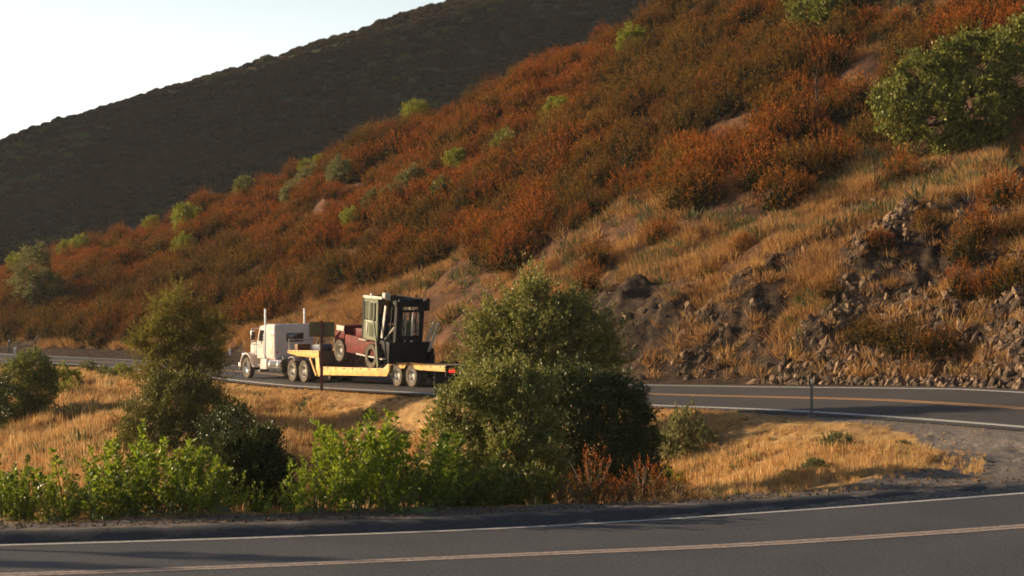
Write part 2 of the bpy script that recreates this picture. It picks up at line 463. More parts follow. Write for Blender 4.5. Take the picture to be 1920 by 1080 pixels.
M['chap'] = leaf_mat('chamise_leaves', ((0.055, 0.042, 0.010), (0.028, 0.024, 0.007)), tip=((0.44, 0.12, 0.017), (0.20, 0.060, 0.011)),  # shade of the gaps put into the dark inner leaf colours
                     transl=0.22, rough=0.8, spec=0.08, objvar=(0.20, 0.115, 0.018))
M['chap_olive'] = leaf_mat('olive_chamise_leaves', ((0.042, 0.038, 0.010), (0.022, 0.022, 0.007)), tip=((0.24, 0.115, 0.018), (0.10, 0.062, 0.012)),  # inner leaves darkened here too, to paint the gaps' shade
                     transl=0.2, rough=0.8, spec=0.08, objvar=(0.24, 0.075, 0.014))
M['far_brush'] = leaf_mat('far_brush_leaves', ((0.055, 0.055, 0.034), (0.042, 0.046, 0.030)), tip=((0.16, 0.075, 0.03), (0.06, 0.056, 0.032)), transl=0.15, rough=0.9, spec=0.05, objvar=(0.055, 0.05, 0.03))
M['far_green'] = leaf_mat('far_green_leaves', ((0.12, 0.135, 0.05), (0.08, 0.095, 0.04)), transl=0.2, rough=0.9, spec=0.05)
M['green_chap'] = leaf_mat('bright_green_leaves', ((0.30, 0.29, 0.03), (0.15, 0.17, 0.02)), transl=0.4, rough=0.6, spec=0.15)
M['oak'] = leaf_mat('oak_leaves', ((0.27, 0.27, 0.05), (0.06, 0.075, 0.014)), transl=0.28, rough=0.5, spec=0.2)
M['grey_tree'] = leaf_mat('grey_green_leaves', ((0.24, 0.22, 0.08), (0.13, 0.13, 0.045)), transl=0.35, rough=0.7, spec=0.15)
M['olive'] = leaf_mat('olive_leaves', ((0.25, 0.21, 0.03), (0.11, 0.10, 0.018)), transl=0.45, rough=0.6, spec=0.15)
M['olive_deep'] = leaf_mat('deep_olive_leaves', ((0.19, 0.175, 0.032), (0.075, 0.075, 0.016)), transl=0.32, rough=0.5, spec=0.25)
M['toyon'] = leaf_mat('island_leaves', ((0.31, 0.30, 0.075), (0.095, 0.105, 0.022)), transl=0.38, rough=0.45, spec=0.3)
M['dark_leaf'] = leaf_mat('dark_glossy_leaves', ((0.085, 0.10, 0.018), (0.026, 0.038, 0.010)), transl=0.2, rough=0.42, spec=0.3)
M['bay'] = leaf_mat('bay_leaves', ((0.36, 0.42, 0.022), (0.13, 0.19, 0.014)), transl=0.5, rough=0.36, spec=0.45)
M['bay_dark'] = leaf_mat('bay_leaves_deep', ((0.20, 0.25, 0.02), (0.06, 0.09, 0.012)), transl=0.42, rough=0.36, spec=0.45)
M['weed'] = leaf_mat('weed_leaves', ((0.14, 0.15, 0.055), (0.09, 0.11, 0.035)), transl=0.3, rough=0.6, spec=0.3)
M['red_shrub'] = leaf_mat('orange_shrub_leaves', ((0.13, 0.10, 0.022), (0.08, 0.07, 0.018)), tip=((0.60, 0.15, 0.025), (0.36, 0.10, 0.02)), transl=0.3, rough=0.7, spec=0.2)
M['straw'] = leaf_mat('dry_grass_blades', ((0.74, 0.54, 0.25), (0.42, 0.24, 0.085)), transl=0.35, rough=0.7, spec=0.1, objvar=(0.50, 0.27, 0.10))
M['straw_cut'] = leaf_mat('dry_grass_on_bank', ((0.70, 0.42, 0.15), (0.34, 0.18, 0.06)), transl=0.3, rough=0.9, spec=0.05, objvar=(0.28, 0.14, 0.06))

# ================================================================== ROADS
def spline(pts, n=12):
    P = [Vector(p) for p in pts]; P = [P[0]*2-P[1]] + P + [P[-1]*2-P[-2]]
    out = []
    for i in range(1, len(P)-2):
        for k in range(n):
            t = k/n; a, b, c, d = P[i-1], P[i], P[i+1], P[i+2]
            out.append(0.5*((2*b)+(c-a)*t+(2*a-5*b+4*c-d)*t*t+(3*b-a-3*c+d)*t**3))
    out.append(P[-2]); return out
# far road: inner edge line (towards the camera), from the left of the picture to the hairpin on the right
Npts = [W(-700, 676, 150), W(-300, 677, 133), W(0, 679, 120), W(110, 682, 114), W(240, 691, 107.5), W(388, 707, 98.5), W(460, 715, 94), W(564, 724.5, 88),
        W(824, 739, 76.5), W(1010, 750, 72.6), W(1199, 759, 69.6), W(1523, 772.5, 64.2), W(1920, 801, 57.2), W(2120, 826, 53)]
Npts += [Vector((17.2, 49.0, 0.12)), Vector((15.2, 46.6, 0.05))]
Nc = spline(Npts, 14)
# outer edge line: 7.4 m across the road, banked
far_z = {}
Fc = []
zc_px = [-900, -100, 145, 428, 671, 830, 1089, 1416, 1795, 2190, 2800, 4000]
zc_z = [-0.35, -0.35, -0.32, -0.20, 0.0, 0.28, 0.52, 0.71, 1.0, 1.02, 0.8, 0.5]
for i, p in enumerate(Nc):
    a = Nc[max(i-1, 0)]; b = Nc[min(i+1, len(Nc)-1)]
    d = (b-a); d.z = 0; d.normalize(); q = Vector((-d.y, d.x, 0))
    f = p + q*7.4
    px = 960+f.x/max(f.y, 1)*F_PX
    f.z = float(np.interp(px, zc_px, zc_z)); Fc.append(f)
def ribbon(name, A, B, s0, s1, m, dz=0.0, ns=1, kind='structure', build=True):
    v = []; f = []
    for i in range(len(A)):
        for j in range(ns+1):
            s = s0+(s1-s0)*j/ns; p = A[i]+(B[i]-A[i])*s; v.append((p.x, p.y, p.z+dz))
    k = ns+1
    for i in range(len(A)-1):
        for j in range(ns): f.append((i*k+j, (i+1)*k+j, (i+1)*k+j+1, i*k+j+1))
    if not build: return v, f
    me = mesh_np(name, v, f, m, smooth=True)
    o = bpy.data.objects.new(name, me); link(o); tag(o, kind=kind)
    return o
ribbon('far_road', Nc, Fc, -0.09, 1.10, M['asphalt_far'], 0.0, 6)
rv, rf = ribbon('x', Nc, Fc, -0.09, 1.10, None, 0.0, 6, build=False)
road_bvh = BVHTree.FromPolygons([Vector(x) for x in rv], rf)
def road_z(x, y):
    h = road_bvh.ray_cast(Vector((x, y, 50)), Vector((0, 0, -1)))
    return h[0].z if h[0] else 0.0
ribbon('far_road_edge_line', Nc, Fc, -0.022, 0.022, M['white_line'], 0.008)
ribbon('far_road_outer_edge_line', Nc, Fc, 0.982, 1.018, M['white_line'], 0.008)
ribbon('far_road_centre_line', Nc, Fc, 0.468, 0.492, M['yellow_line'], 0.008)
ribbon('far_road_second_centre_line', Nc, Fc, 0.508, 0.532, M['yellow_line'], 0.008)

# near road: inner edge line and centre line
Epts = [W(-900, 1040, 34.6), W(-400, 1031.5, 35.2), W(0, 1022, 35.86), W(480, 1008, 36.9), W(960, 989.5, 38.35), W(1440, 960, 40.9), W(1920, 924, 44.55), W(2150, 906, 46.6), W(2500, 880, 50)]
Cpts = [W(-900, 1092, 31.2), W(-400, 1087, 31.8), W(0, 1079, 32.2), W(480, 1062.5, 33.2), W(960, 1042, 34.5), W(1440, 1020, 36.0), W(1920, 987, 38.5), W(2150, 968, 40.3), W(2500, 938, 43.4)]
Ec = spline(Epts, 14); Cc = spline(Cpts, 14)
for p in Ec+Cc: p.z = 0.0 if abs(p.z) < 0.4 else p.z
ribbon('near_road', Ec, Cc, -0.06, 2.35, M['asphalt_near'], 0.0, 8)
ribbon('near_road_edge_line', Ec, Cc, 0.0, 0.048, M['white_line'], 0.008)
ribbon('near_road_centre_line', Ec, Cc, 0.945, 0.990, M['faded_line'], 0.008)
ribbon('near_road_second_centre_line', Ec, Cc, 1.004, 1.05, M['faded_line'], 0.008)
# asphalt dike along the inner edge
dk_v = []; dk_f = []
prof = [(-0.02, -0.05), (-0.055, 0.03), (-0.085, 0.13), (-0.12, 0.175), (-0.17, 0.18), (-0.24, 0.12), (-0.30, 0.0)]
for i in range(len(Ec)):
    for s, z in prof:
        p = Ec[i]+(Cc[i]-Ec[i])*s; wob = 0.012*math.sin(p.x*3.1)+0.010*math.sin(p.x*7.7)
        dk_v.append((p.x, p.y, p.z+z+(wob if z > 0.02 else 0)))
k = len(prof)
for i in range(len(Ec)-1):
    for j in range(k-1): dk_f.append((i*k+j, (i+1)*k+j, (i+1)*k+j+1, i*k+j+1))
o = bpy.data.objects.new('asphalt_dike', mesh_np('asphalt_dike', dk_v, dk_f, M['dike'], smooth=True)); link(o); tag(o, kind='structure')

# ================================================================== GROUND
def curve_interp(pts, px):
    P = sorted([(960+p.x/p.y*F_PX, p.y, p.z) for p in pts]); a = np.array(P)
    return np.interp(px, a[:, 0], a[:, 1]), np.interp(px, a[:, 0], a[:, 2])
ic = np.array([-900, -400, 0, 150, 300, 460, 640, 824, 960, 1100, 1200, 1300, 1400, 1523, 1640, 1760, 1920, 2100, 2400], float)
eD, eZ = curve_interp(Ec, ic)
Nvis = [p for p in Nc if p.y > 52.5]
nD, nZ = curve_interp(Nvis, ic)
nD = np.maximum(nD, eD+3)
gD = np.interp(ic, [-900, 640, 960, 1200, 1400, 1700, 2400], [58, 58, 56, 53, 51, 50, 52]); gD = np.minimum(gD, nD-2.0); gD = np.maximum(gD, eD+3.4)
gZ = np.interp(ic, [-900, 0, 250, 400, 640, 830, 1050, 1200, 1350, 1500, 1700, 2400], [-3.8, -3.6, -2.3, -2.3, -3.6, -4.5, -4.4, -2.8, -1.3, -0.35, 0.06, 0.1])
mD = gD+(nD-gD)*np.interp(ic, [0, 640, 1300, 2400], [0.36, 0.62, 0.60, 0.5])
mZ = np.interp(ic, [-900, 0, 250, 400, 640, 830, 1000, 1200, 1350, 1500, 1700, 2400], [-2.7, -2.5, -1.1, -0.9, -2.0, -2.8, -2.8, -1.5, -0.5, -0.05, 0.13, 0.2])
sZ = nZ - 0.10
def isl_noise(px, D, X):
    e, _ = curve_interp(Ec, px); n_, _ = curve_interp(Nvis, px)
    wgt = np.clip((D-e-1.6)/2.5, 0, 1)*np.clip((n_-D-1.0)/2.0, 0, 1)
    return wgt*((fbm(X, D, 3.0, 3)-0.5)*0.55+(fbm(X, D, 0.7, 9)-0.5)*0.14) + (fbm(X, D, 0.5, 5)-0.5)*0.04
island = Loft(ic, [(eD-0.15, eZ-0.12), (eD+0.6, eZ+0.165), (eD+2.5, eZ+0.13), (gD, gZ), (mD, mZ), (nD-2.6, sZ-0.10), (nD-0.7, sZ+0.04), (nD+0.6, sZ-0.15)], isl_noise)
v, f, P, D = island.grid(-900, 2400, 640, [3, 8, 40, 34, 30, 5, 3])
e_, _ = curve_interp(Ec, P); n_, _ = curve_interp(Nvis, P)
def gravel_mask(px, D):
    e, _ = curve_interp(Ec, px); n_, _ = curve_interp(Nvis, px)
    X = px2x(px, D)
    wid = np.interp(px, [-900, 900, 1300, 1600, 1700, 1800, 2400], [2.6, 2.7, 2.4, 3.4, 5.2, 12, 20])+ (fbm(X, D, 1.6, 21)-0.5)*1.3
    g = np.clip((wid-(D-e))/0.35, 0, 1)
    fs = np.interp(px, [-900, 1200, 1500, 1700, 1800], [0.5, 0.6, 1.7, 3.0, 9]) + (fbm(X, D, 1.1, 31)-0.5)*0.8
    g2 = np.clip((fs-(n_-D))/0.3, 0, 1)
    return np.maximum(g, g2)
me = mesh_np('ground', v, f, M['ground'], smooth=True, point_attrs={'gravel': gravel_mask(P, D)})
o = bpy.data.objects.new('ground', me); link(o); tag(o, kind='structure')
# broad land under and around everything, and the bank the camera stands on
def sheet(name, pts, m, kind='structure', attr=None):
    vv = [p for r_ in pts for p in r_]; k = len(pts[0]); ff = []
    for i in range(len(pts)-1):
        for j in range(k-1): ff.append((i*k+j, i*k+j+1, (i+1)*k+j+1, (i+1)*k+j))
    me = mesh_np(name, vv, ff, m, smooth=True, point_attrs=attr(len(vv)) if attr else None)
    o = bpy.data.objects.new(name, me); link(o); tag(o, kind=kind); return o
sheet('terrain_base', [[(x, y, -9.0) for x in np.linspace(-3500, 3500, 9)] for y in np.linspace(-800, 5000, 9)], M['ground'], attr=lambda n: {'gravel': np.full(n, 0.3)})
rows = []
for i in range(0, len(Ec), 4):
    p = Ec[i]+(Cc[i]-Ec[i])*2.33
    rows.append([(p.x + (p.x*0.2)*0, p.y-t, p.z-0.05+ (0.03*t if t < 3 else 0.09+(t-3)*0.11)) for t in (0, 1, 3, 6, 10, 16, 24, 34, 50)])
sheet('near_bank', rows, M['ground'], attr=lambda n: {'gravel': np.full(n, 0.6)})
# ground beyond the hairpin on the right
rows = []
for x in np.linspace(14, 90, 14):
    rows.append([(x, y, -0.06 - max(0, x-30)*0.0) for y in np.linspace(20, 62, 10)])
sheet('hairpin_ground', [[(p[0], p[1], -0.22) for p in r_] for r_ in rows], M['ground'], attr=lambda n: {'gravel': np.full(n, 1.0)})

# ------------------------------------------------------------------ near hill
hc = np.array([-900, -500, 0, 250, 450, 600, 800, 1000, 1120, 1200, 1450, 1700, 1920, 2200, 2700], float)
fD, fZ = curve_interp([p for p in Fc if p.y > 57], hc)
r0D = fD-0.2; r0Z = fZ-0.12
r1D = fD+np.interp(hc, [-900, 0, 250, 400, 450, 600, 800, 1000, 2600], [4, 5, 5, 7, 8, 4, 3, 2.2, 1.7])
r1Z = np.interp(hc, [-900, 0, 250, 450, 600, 800, 1000, 1200, 1450, 1700, 1920, 2600], [0, 0, 0.15, 0.3, 0.35, 0.4, 0.55, 0.75, 0.95, 1.1, 1.15, 1.2])
def zz(px, py, D): return CAM_H-(np.asarray(py, float)-YH)*np.asarray(D, float)/F_PX
c1D = np.interp(hc, [-900, -500, 0, 250, 450, 600, 800, 1000, 1200, 1450, 1700, 1920, 2700], [172, 162, 143, 135, 129, 119, 112, 103, 97, 93, 90, 87, 78])
c1D = np.maximum(c1D, r1D+5)
c1Y = np.interp(hc, [-900, -500, 0, 250, 450, 600, 800, 1000, 1200, 1450, 1700, 1920, 2700], [645, 635, 618, 612, 592, 545, 497, 440, 412, 345, 312, 300, 260])
c1Z = zz(hc, c1Y, c1D)
cmD = r1D+(c1D-r1D)*0.36; cmZ = r1Z+(c1Z-r1Z)*0.50
cnD = r1D+(c1D-r1D)*0.68; cnZ = r1Z+(c1Z-r1Z)*0.74
rgD = np.interp(hc, [-900, -500, 0, 250, 450, 600, 800, 1000, 1250, 1450, 1700, 1920, 2700], [200, 192, 182, 173, 166, 161, 156, 151, 147, 145, 143, 141, 132])
rgY = np.interp(hc, [-900, -500, 0, 125, 250, 350, 450, 550, 650, 750, 850, 960, 1120, 1250, 1450, 1700, 1920, 2700], [700, 610, 533, 490, 447, 414, 376, 336, 300, 260, 219, 176, 96, 28, -85, -215, -325, -600])
hc2 = np.array(sorted(set(list(hc)+[125, 350, 550, 650, 750, 850, 960, 1250])))
def up(a): return np.interp(hc2, hc, a)
rgZ2 = zz(hc2, np.interp(hc2, [-900, -500, 0, 125, 250, 350, 450, 550, 650, 750, 850, 960, 1120, 1250, 1450, 1700, 1920, 2700], [700, 610, 533, 490, 447, 414, 376, 336, 300, 260, 219, 176, 96, 28, -85, -215, -325, -600]), up(rgD))
c1Z2 = up(c1Z); hmD = up(c1D)+(up(rgD)-up(c1D))*0.5; hmZ = c1Z2+(rgZ2-c1Z2)*0.50
def hill_rock(px, D):
    """how rocky the cut is (0..1)"""
    a = np.interp(px, hc2, up(r1D)); b = np.interp(px, hc2, up(c1D)); t = (D-a)/(b-a)
    X = px2x(px, D)
    lim = np.interp(px, [-900, 500, 900, 1150, 1350, 1600, 1700, 1800, 2600], [0.3, 0.15, 0.2, 0.44, 0.44, 0.36, 0.52, 0.58, 0.60])
    return np.clip((lim + (fbm(X, D*1.4, 4.0, 41)-0.5)*1.15 - t)/0.12, 0, 1)
def hill_noise(px, D, X):
    a = np.interp(px, hc2, up(r1D)); t = (D-a)
    wgt = np.clip(t/2.0, 0, 1)
    rk = hill_rock(px, D)
    n1 = (fbm(X, D, 9.0, 61, 3)-0.5)*3.4
    n2 = (fbm(X, D, 2.4, 71, 4)-0.5)*(1.2+1.9*rk)
    n3 = np.abs(fbm(X*1.0, D*1.6, 1.0, 81, 3)-0.5)*1.1*rk
    top = np.clip((np.interp(px, hc2, up(rgD))-D)/8, 0.15, 1)
    return wgt*(n1*np.clip(t/8, 0, 1)*top+n2*top+n3)
hill = Loft(hc2, [(up(r0D), up(r0Z)), (up(fD)+0.7, up(fZ)-0.03), (up(r1D), up(r1Z)), (up(cmD), up(cmZ)), (up(cnD), up(cnZ)), (up(c1D), c1Z2), (hmD, hmZ), (up(rgD), rgZ2), (up(rgD)+6, rgZ2-0.4), (up(rgD)+45, rgZ2-14), (up(rgD)+110, np.maximum(rgZ2-40, -9.5))], hill_noise)
v, f, P, D = hill.grid(-900, 2700, 760, [1, 4, 26, 22, 22, 34, 26, 5, 8, 8])
me = mesh_np('hillside', v, f, M['slope'], smooth=True, point_attrs={'rock': hill_rock(P, D)})
o = bpy.data.objects.new('hillside', me); link(o); tag(o, kind='structure')

# ------------------------------------------------------------------ far hill
fc_ = np.array([-1200, -600, 0, 125, 225, 375, 450, 595, 700, 840, 1100, 1500, 2200, 3200], float)
fy_ = np.array([560, 440, 263, 223, 193, 151, 128, 83, 51, 7, -85, -210, -420, -600], float)
fRD = np.interp(fc_, [-1200, 0, 1500, 3200], [500, 470, 450, 450]); fRZ = zz(fc_, fy_, fRD)
fBD = fRD-np.interp(fc_, [-1200, 0, 840, 3200], [120, 130, 145, 170]); fBZ = np.full(len(fc_), -9.0)
def fh_noise(px, D, X):
    return (fbm(X, D, 60, 91, 3)-0.5)*10*np.clip((fRD.mean()-D)/60, 0, 1) + (fbm(X, D, 14, 95, 3)-0.5)*2.0
farhill = Loft(fc_, [(fBD-60, fBZ-2), (fBD, fBZ), (fBD+(fRD-fBD)*0.5, fBZ+(fRZ-fBZ)*0.55), (fRD-12, fRZ-5), (fRD, fRZ), (fRD+25, fRZ-2), (fRD+120, fRZ-40), (fRD+260, fBZ-3)], fh_noise)
v, f, P, D = farhill.grid(-1200, 3200, 360, [3, 30, 30, 10, 5, 6, 6])
o = bpy.data.objects.new('distant_hill', mesh_np('distant_hill', v, f, M['far'], smooth=True)); link(o); tag(o, kind='structure')
# unseen ridge added outside the picture, shaped to throw the distant hill into shade
def add_shade_ridge():
    sv = Vector((-math.cos(SUN_AZ), math.sin(SUN_AZ)))       # towards the sun
    q = Vector((-sv.y, sv.x))                                 # across the light
    rows = []
    us = np.linspace(-452, -215, 50)
    hh = np.interp(us, [-452, -441, -431, -300, -260, -215], [-9, 60, 196, 190, 150, -9])
    for u, z in zip(us, hh):
        r_ = []
        for t, k in ((-120, 0), (-85, 0.3), (-45, 0.7), (-15, 0.95), (0, 1.0), (30, 0.95), (120, 0.6), (300, 0)):
            c = q*u+sv*(480+t); r_.append((c.x, c.y, -9+(z+9)*k + (fbm(np.array([c.x]), np.array([c.y]), 25, 5)[0]-0.5)*4*(k > 0)*(k < 1)))
        rows.append(r_)
    sheet('unseen_shade_ridge', rows, M['far'])
add_shade_ridge()
#PART2
# ================================================================== PLACING HELPERS
def Gi(px, D): return Vector((float(px2x(px, D)), float(D), float(island.h([px], [D])[0])))
def Hh(px, D): return Vector((float(px2x(px, D)), float(D), float(hill.h([px], [D])[0])))
def hill_at(px, py, after=0.0):
    """point of the hillside seen at this bearing and height"""
    a = float(np.interp(px, hc2, up(r1D)))+after; b = float(np.interp(px, hc2, up(rgD)))
    Ds = np.linspace(a, b, 300); z = hill.h(np.full(300, float(px)), Ds)
    y = YH+(CAM_H-z)*F_PX/Ds
    k = np.argmax(y <= py) if (y <= py).any() else 299
    return Vector((float(px2x(px, Ds[k])), float(Ds[k]), float(z[k])))
def plant(name, label, cat, loc, me, crown='crown', wood=None, woodname='trunk', rotz=0.0, s=1.0, group=None):
    t = thing(name, label, cat, loc, (0, 0, rotz), group); t.scale = (s, s, s) if not isinstance(s, tuple) else s
    c = bpy.data.objects.new(crown, me); link(c, t)
    if wood is not None:
        if isinstance(wood, MB): wood.build(woodname, M['bark'], t)
        else: link(bpy.data.objects.new(woodname, wood), t)
    return t

# ================================================================== CHAPARRAL
def chamise(seed, sprays=150, m='chap', leaf=0.066, inner=520):
    r = np.random.default_rng(seed); L = Leaves()
    n = sprays
    d = unit(r.normal(size=(n, 3))); d[:, 2] = np.abs(d[:, 2])*1.15+0.02; d = unit(d)
    lump = 0.78+0.34*r.random(n)
    base = d*np.array([0.72, 0.72, 0.80])*lump[:, None]
    ax = unit(d*0.75+np.array([0, 0, 0.75])+r.normal(size=(n, 3))*0.22)
    k = 15
    t = np.tile(np.linspace(0, 1, k), n)
    ln = np.repeat(0.26+0.26*r.random(n), k)
    B = np.repeat(base, k, 0)+np.repeat(ax, k, 0)*(t*ln)[:, None]+r.normal(size=(n*k, 3))*(0.055*(1.15-t))[:, None]
    A = np.repeat(ax, k, 0)+r.normal(size=(n*k, 3))*0.55
    L.add(B, A, leaf*(0.7+0.6*r.random(n*k)), leaf*0.42, r, tip=np.clip(t*1.2-0.1+r.normal(size=n*k)*0.15, 0, 1))
    d = unit(r.normal(size=(inner, 3))); d[:, 2] = np.abs(d[:, 2])
    L.add(d*np.array([0.66, 0.66, 0.72])*(0.55+0.45*r.random((inner, 1))), r.normal(size=(inner, 3)), leaf*2.1, leaf*1.2, r, tip=0.0)
    return L.mesh('shrub_leaves', M[m])
chap_me = [chamise(100+i) for i in range(6)]+[chamise(110+i, m='chap_olive') for i in range(4)]
rng = np.random.default_rng(7)
sp = 1.30
gx, gy = np.meshgrid(np.arange(-75, 66, sp), np.arange(70, 205, sp))
X = gx.ravel()+rng.uniform(-.55, .55, gx.size)*sp; D = gy.ravel()+rng.uniform(-.55, .55, gx.size)*sp
px = X/D*F_PX+960
c1 = np.interp(px, hc2, up(c1D)); rg = np.interp(px, hc2, up(rgD)); r1 = np.interp(px, hc2, up(r1D))
edge = c1+(fbm(X, D, 6.0, 141, 3)-0.5)*12 - np.interp(px, [-900, 350, 470, 600, 1000, 2000], [9, 8, 5, 0.5, 0.5, 0.5])
z = hill.h(px, D); py = YH+(CAM_H-z)*F_PX/D
keep = (D > edge) & (D < rg+4) & (px > -420) & (px < 2350) & (D > r1+1.0)
clear = (px > 1560) & (px < 1665) & (py > 105) & (py < 185)
sparse = (px > 1380) & (px < 2000) & (py > 265) & (py < 420)
keep &= ~clear & ~(sparse & (rng.random(len(px)) < 0.5))
oak1 = (px > 1690) & (px < 1960) & (py > 130) & (py < 310)
keep &= ~oak1
keep &= (fbm(X, D, 4.5, 163, 3) > 0.34) | (rng.random(len(px)) < 0.35)
X, D, z, px, py = X[keep], D[keep], z[keep], px[keep], py[keep]
n = len(X)
big_ = fbm(X, D, 5.0, 151, 2)
sz = (0.72+0.95*rng.random(n)**2.2)*(0.55+1.0*big_)
lowr = np.clip((c1[keep]+22-D)/22, 0, 1)
sz *= 1.0+0.30*lowr
ol = fbm(X, D, 11.0, 157, 3)+np.interp(px, [0, 500, 900], [0.10, 0.05, 0])*np.clip((py-440)/80, 0, 1)+np.interp(px, [1300, 1700], [0, -0.05])
ids = np.where(ol > 0.555+rng.normal(size=n)*0.05, rng.integers(6, 10, n), rng.integers(0, 6, n)); rz = rng.uniform(0, 2*PI, n); hz = sz*(0.85+0.50*rng.random(n)+0.30*lowr); sz = np.minimum(sz, 1.75); hz = np.minimum(hz, 1.95)
# extra individuals standing lower on the bank
score = sz/D*np.where((px > 10) & (px < 1910) & (py > 5) & (py < 700), 1, 0)
order = np.argsort(-score)
near = np.zeros(n, bool); near[order[:285]] = True
for i in np.where(near)[0]:
    o = bpy.data.objects.new('chaparral_shrub', chap_me[ids[i]]); link(o)
    o.location = (X[i], D[i], z[i]-0.12); o.rotation_euler = (0, 0, rz[i]); o.scale = (sz[i], sz[i], hz[i])
    tag(o, 'one of the rust brown chaparral shrubs covering the sunlit hillside', 'shrub', 'rust brown shrubs covering the hillside')
for (ex, ey, s_, hs_) in ((1100, 560, 1.0, 1.7), (1118, 505, 1.1, 1.5), (1462, 395, 1.35, 1.9), (1500, 372, 1.0, 1.2), (1010, 455, 1.3, 1.4), (905, 492, 1.2, 1.2),
                     (722, 520, 1.1, 1.3), (1815, 500, 1.1, 1.6), (1835, 455, 1.0, 1.4), (1885, 390, 1.4, 1.5), (1905, 460, 1.0, 1.2), (1240, 455, 1.2, 1.1), (1860, 560, .9, 1.1), (1800, 560, .8, 1.3), (1900, 540, 1.0, 1.2), (1740, 430, .9, .9), (1650, 470, .7, .8), (1395, 470, .8, .8), (1330, 520, .7, .7)):
    p = hill_at(ex, ey)
    o = bpy.data.objects.new('chaparral_shrub', chap_me[int(ex) % 6]); link(o)
    o.location = (p.x, p.y, p.z-0.15); o.rotation_euler = (0, 0, ex*0.7); o.scale = (s_, s_, hs_)
    tag(o, 'one of the rust brown chaparral shrubs covering the sunlit hillside', 'shrub', 'rust brown shrubs covering the hillside')
for (ex, ey, s_, hs_, lb) in ((1700, 655, 1.5, 1.3, 'broad olive scrub clump low on the rocky cut, second from the right'), (1765, 668, 1.3, 1.1, 'olive scrub clump at the foot of the rocky cut, rightmost'), (1630, 640, 1.2, 1.1, 'olive scrub clump on the rocky cut, left of the broad clump'), (1560, 560, .9, .8, 'small olive scrub clump highest on the rocky cut')):
    p = hill_at(ex, ey)
    o = bpy.data.objects.new('scrub_clump', chap_me[6+int(ex) % 4]); link(o)
    o.location = (p.x, p.y, p.z-0.15); o.rotation_euler = (0, 0, ex*0.7); o.scale = (s_, s_, hs_*.8); tag(o, lb, 'scrub', 'olive scrub on the rocky cut')
far = ~near
chap_protos = [proto('chaparral_source', m_) for m_ in chap_me]
scatter('chaparral', chap_protos, np.stack([X, D, z-0.12], 1)[far], np.stack([0*rz, 0*rz, rz], 1)[far], np.stack([sz, sz, hz], 1)[far], ids[far],
        'dense rust and olive chaparral covering the upper hillside', 'chaparral')

# distant brush
def brush(seed, m):
    r = np.random.default_rng(seed); L = Leaves(); n = 190
    d = unit(r.normal(size=(n, 3))); d[:, 2] = np.abs(d[:, 2])
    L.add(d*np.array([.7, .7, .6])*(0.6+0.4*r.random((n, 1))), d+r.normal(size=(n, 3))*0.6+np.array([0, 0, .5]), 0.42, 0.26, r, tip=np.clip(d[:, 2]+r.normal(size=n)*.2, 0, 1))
    return L.mesh('brush_leaves', M[m])
fb = [proto('brush_source', brush(200+i, 'far_brush')) for i in range(3)]+[proto('brush_source', brush(210, 'far_green'))]
n = 26000
D = rng.uniform(315, 475, n); px = rng.uniform(-260, 1500, n); X = px2x(px, D)
z = farhill.h(px, D); py = YH+(CAM_H-z)*F_PX/D
rgf = np.interp(px, fc_, fRD)
keep = (D < rgf+4) & (py > -60) & (py < 560)
X, D, z, px, py = X[keep], D[keep], z[keep], px[keep], py[keep]; n = len(X)
gs = (fbm(X, D*1.0, 22, 171, 3) > 0.54) & (rng.random(n) < 0.12)
ids = np.where(gs, 3, rng.integers(0, 3, n)); s_ = 0.8+1.0*rng.random(n)**2
s_ = np.where(gs, s_*1.25, s_)
scatter('distant_brush', fb, np.stack([X, D, z-0.2], 1), np.stack([0*X, 0*X, rng.uniform(0, 6.28, n)], 1), np.stack([s_, s_, s_*0.8], 1), ids,
        'dark low brush covering the shaded hill in the distance', 'brush')

# ================================================================== DRY GRASS
def tuft(seed, m, nb=22, h=0.5, spread=0.16, lean=0.35, wid=0.022):
    r = np.random.default_rng(seed); L = Leaves()
    a = r.uniform(0, 2*PI, nb); q = np.stack([np.cos(a), np.sin(a), 0*a], 1)
    b = q*(spread*r.random((nb, 1))); ax = q*lean*r.random((nb, 1))+np.array([0, 0, 1.0])
    L.add(b, ax, h*(0.5+0.6*r.random(nb)), wid*(0.7+0.6*r.random(nb)), r, tip=r.random(nb), fold=0.05)
    return L.mesh('grass_blades', M[m])
tf = [proto('tuft_source', tuft(300+i, 'straw')) for i in range(4)]+[proto('tuft_source', tuft(310, 'weed', 18, 0.4, 0.2, 0.7, 0.05))]
n = 60000
px = rng.uniform(-60, 1960, n); a_, _ = curve_interp(Ec, px); b_, _ = curve_interp(Nvis, px)
b_ = b_-0.25
t = rng.random(n)**0.75; D = a_+1.0+(b_-a_-1.0)*t; X = px2x(px, D)
g = gravel_mask(px, D); den = fbm(X, D, 2.2, 181, 3)
keep = (g < 0.45) & (rng.random(n) < np.clip((den-0.36)*5, 0.08, 1))
keep |= (g >= 0.45) & (g < 0.99) & (rng.random(n) < 0.35)
keep |= (g >= 0.45) & (px > 1350) & (px < 1850) & (rng.random(n) < 0.05)
keep &= ~((px < 1045) & (D < a_+6.0) & (rng.random(n) < 0.93))
X, D, px, g = X[keep], D[keep], px[keep], g[keep]; n = len(X); z = island.h(px, D)
n_, _ = curve_interp(Nvis, px)
wd = (fbm(X, D, 3.0, 191, 3) > 0.60) & (rng.random(n) < 0.30)
ids = np.where(wd, 4, rng.integers(0, 4, n))
s_ = (0.55+0.8*rng.random(n))*(0.55+0.95*fbm(X, D, 3.5, 201, 3))*np.clip((n_-D-0.6)/9.0, 0.22, 1.0)
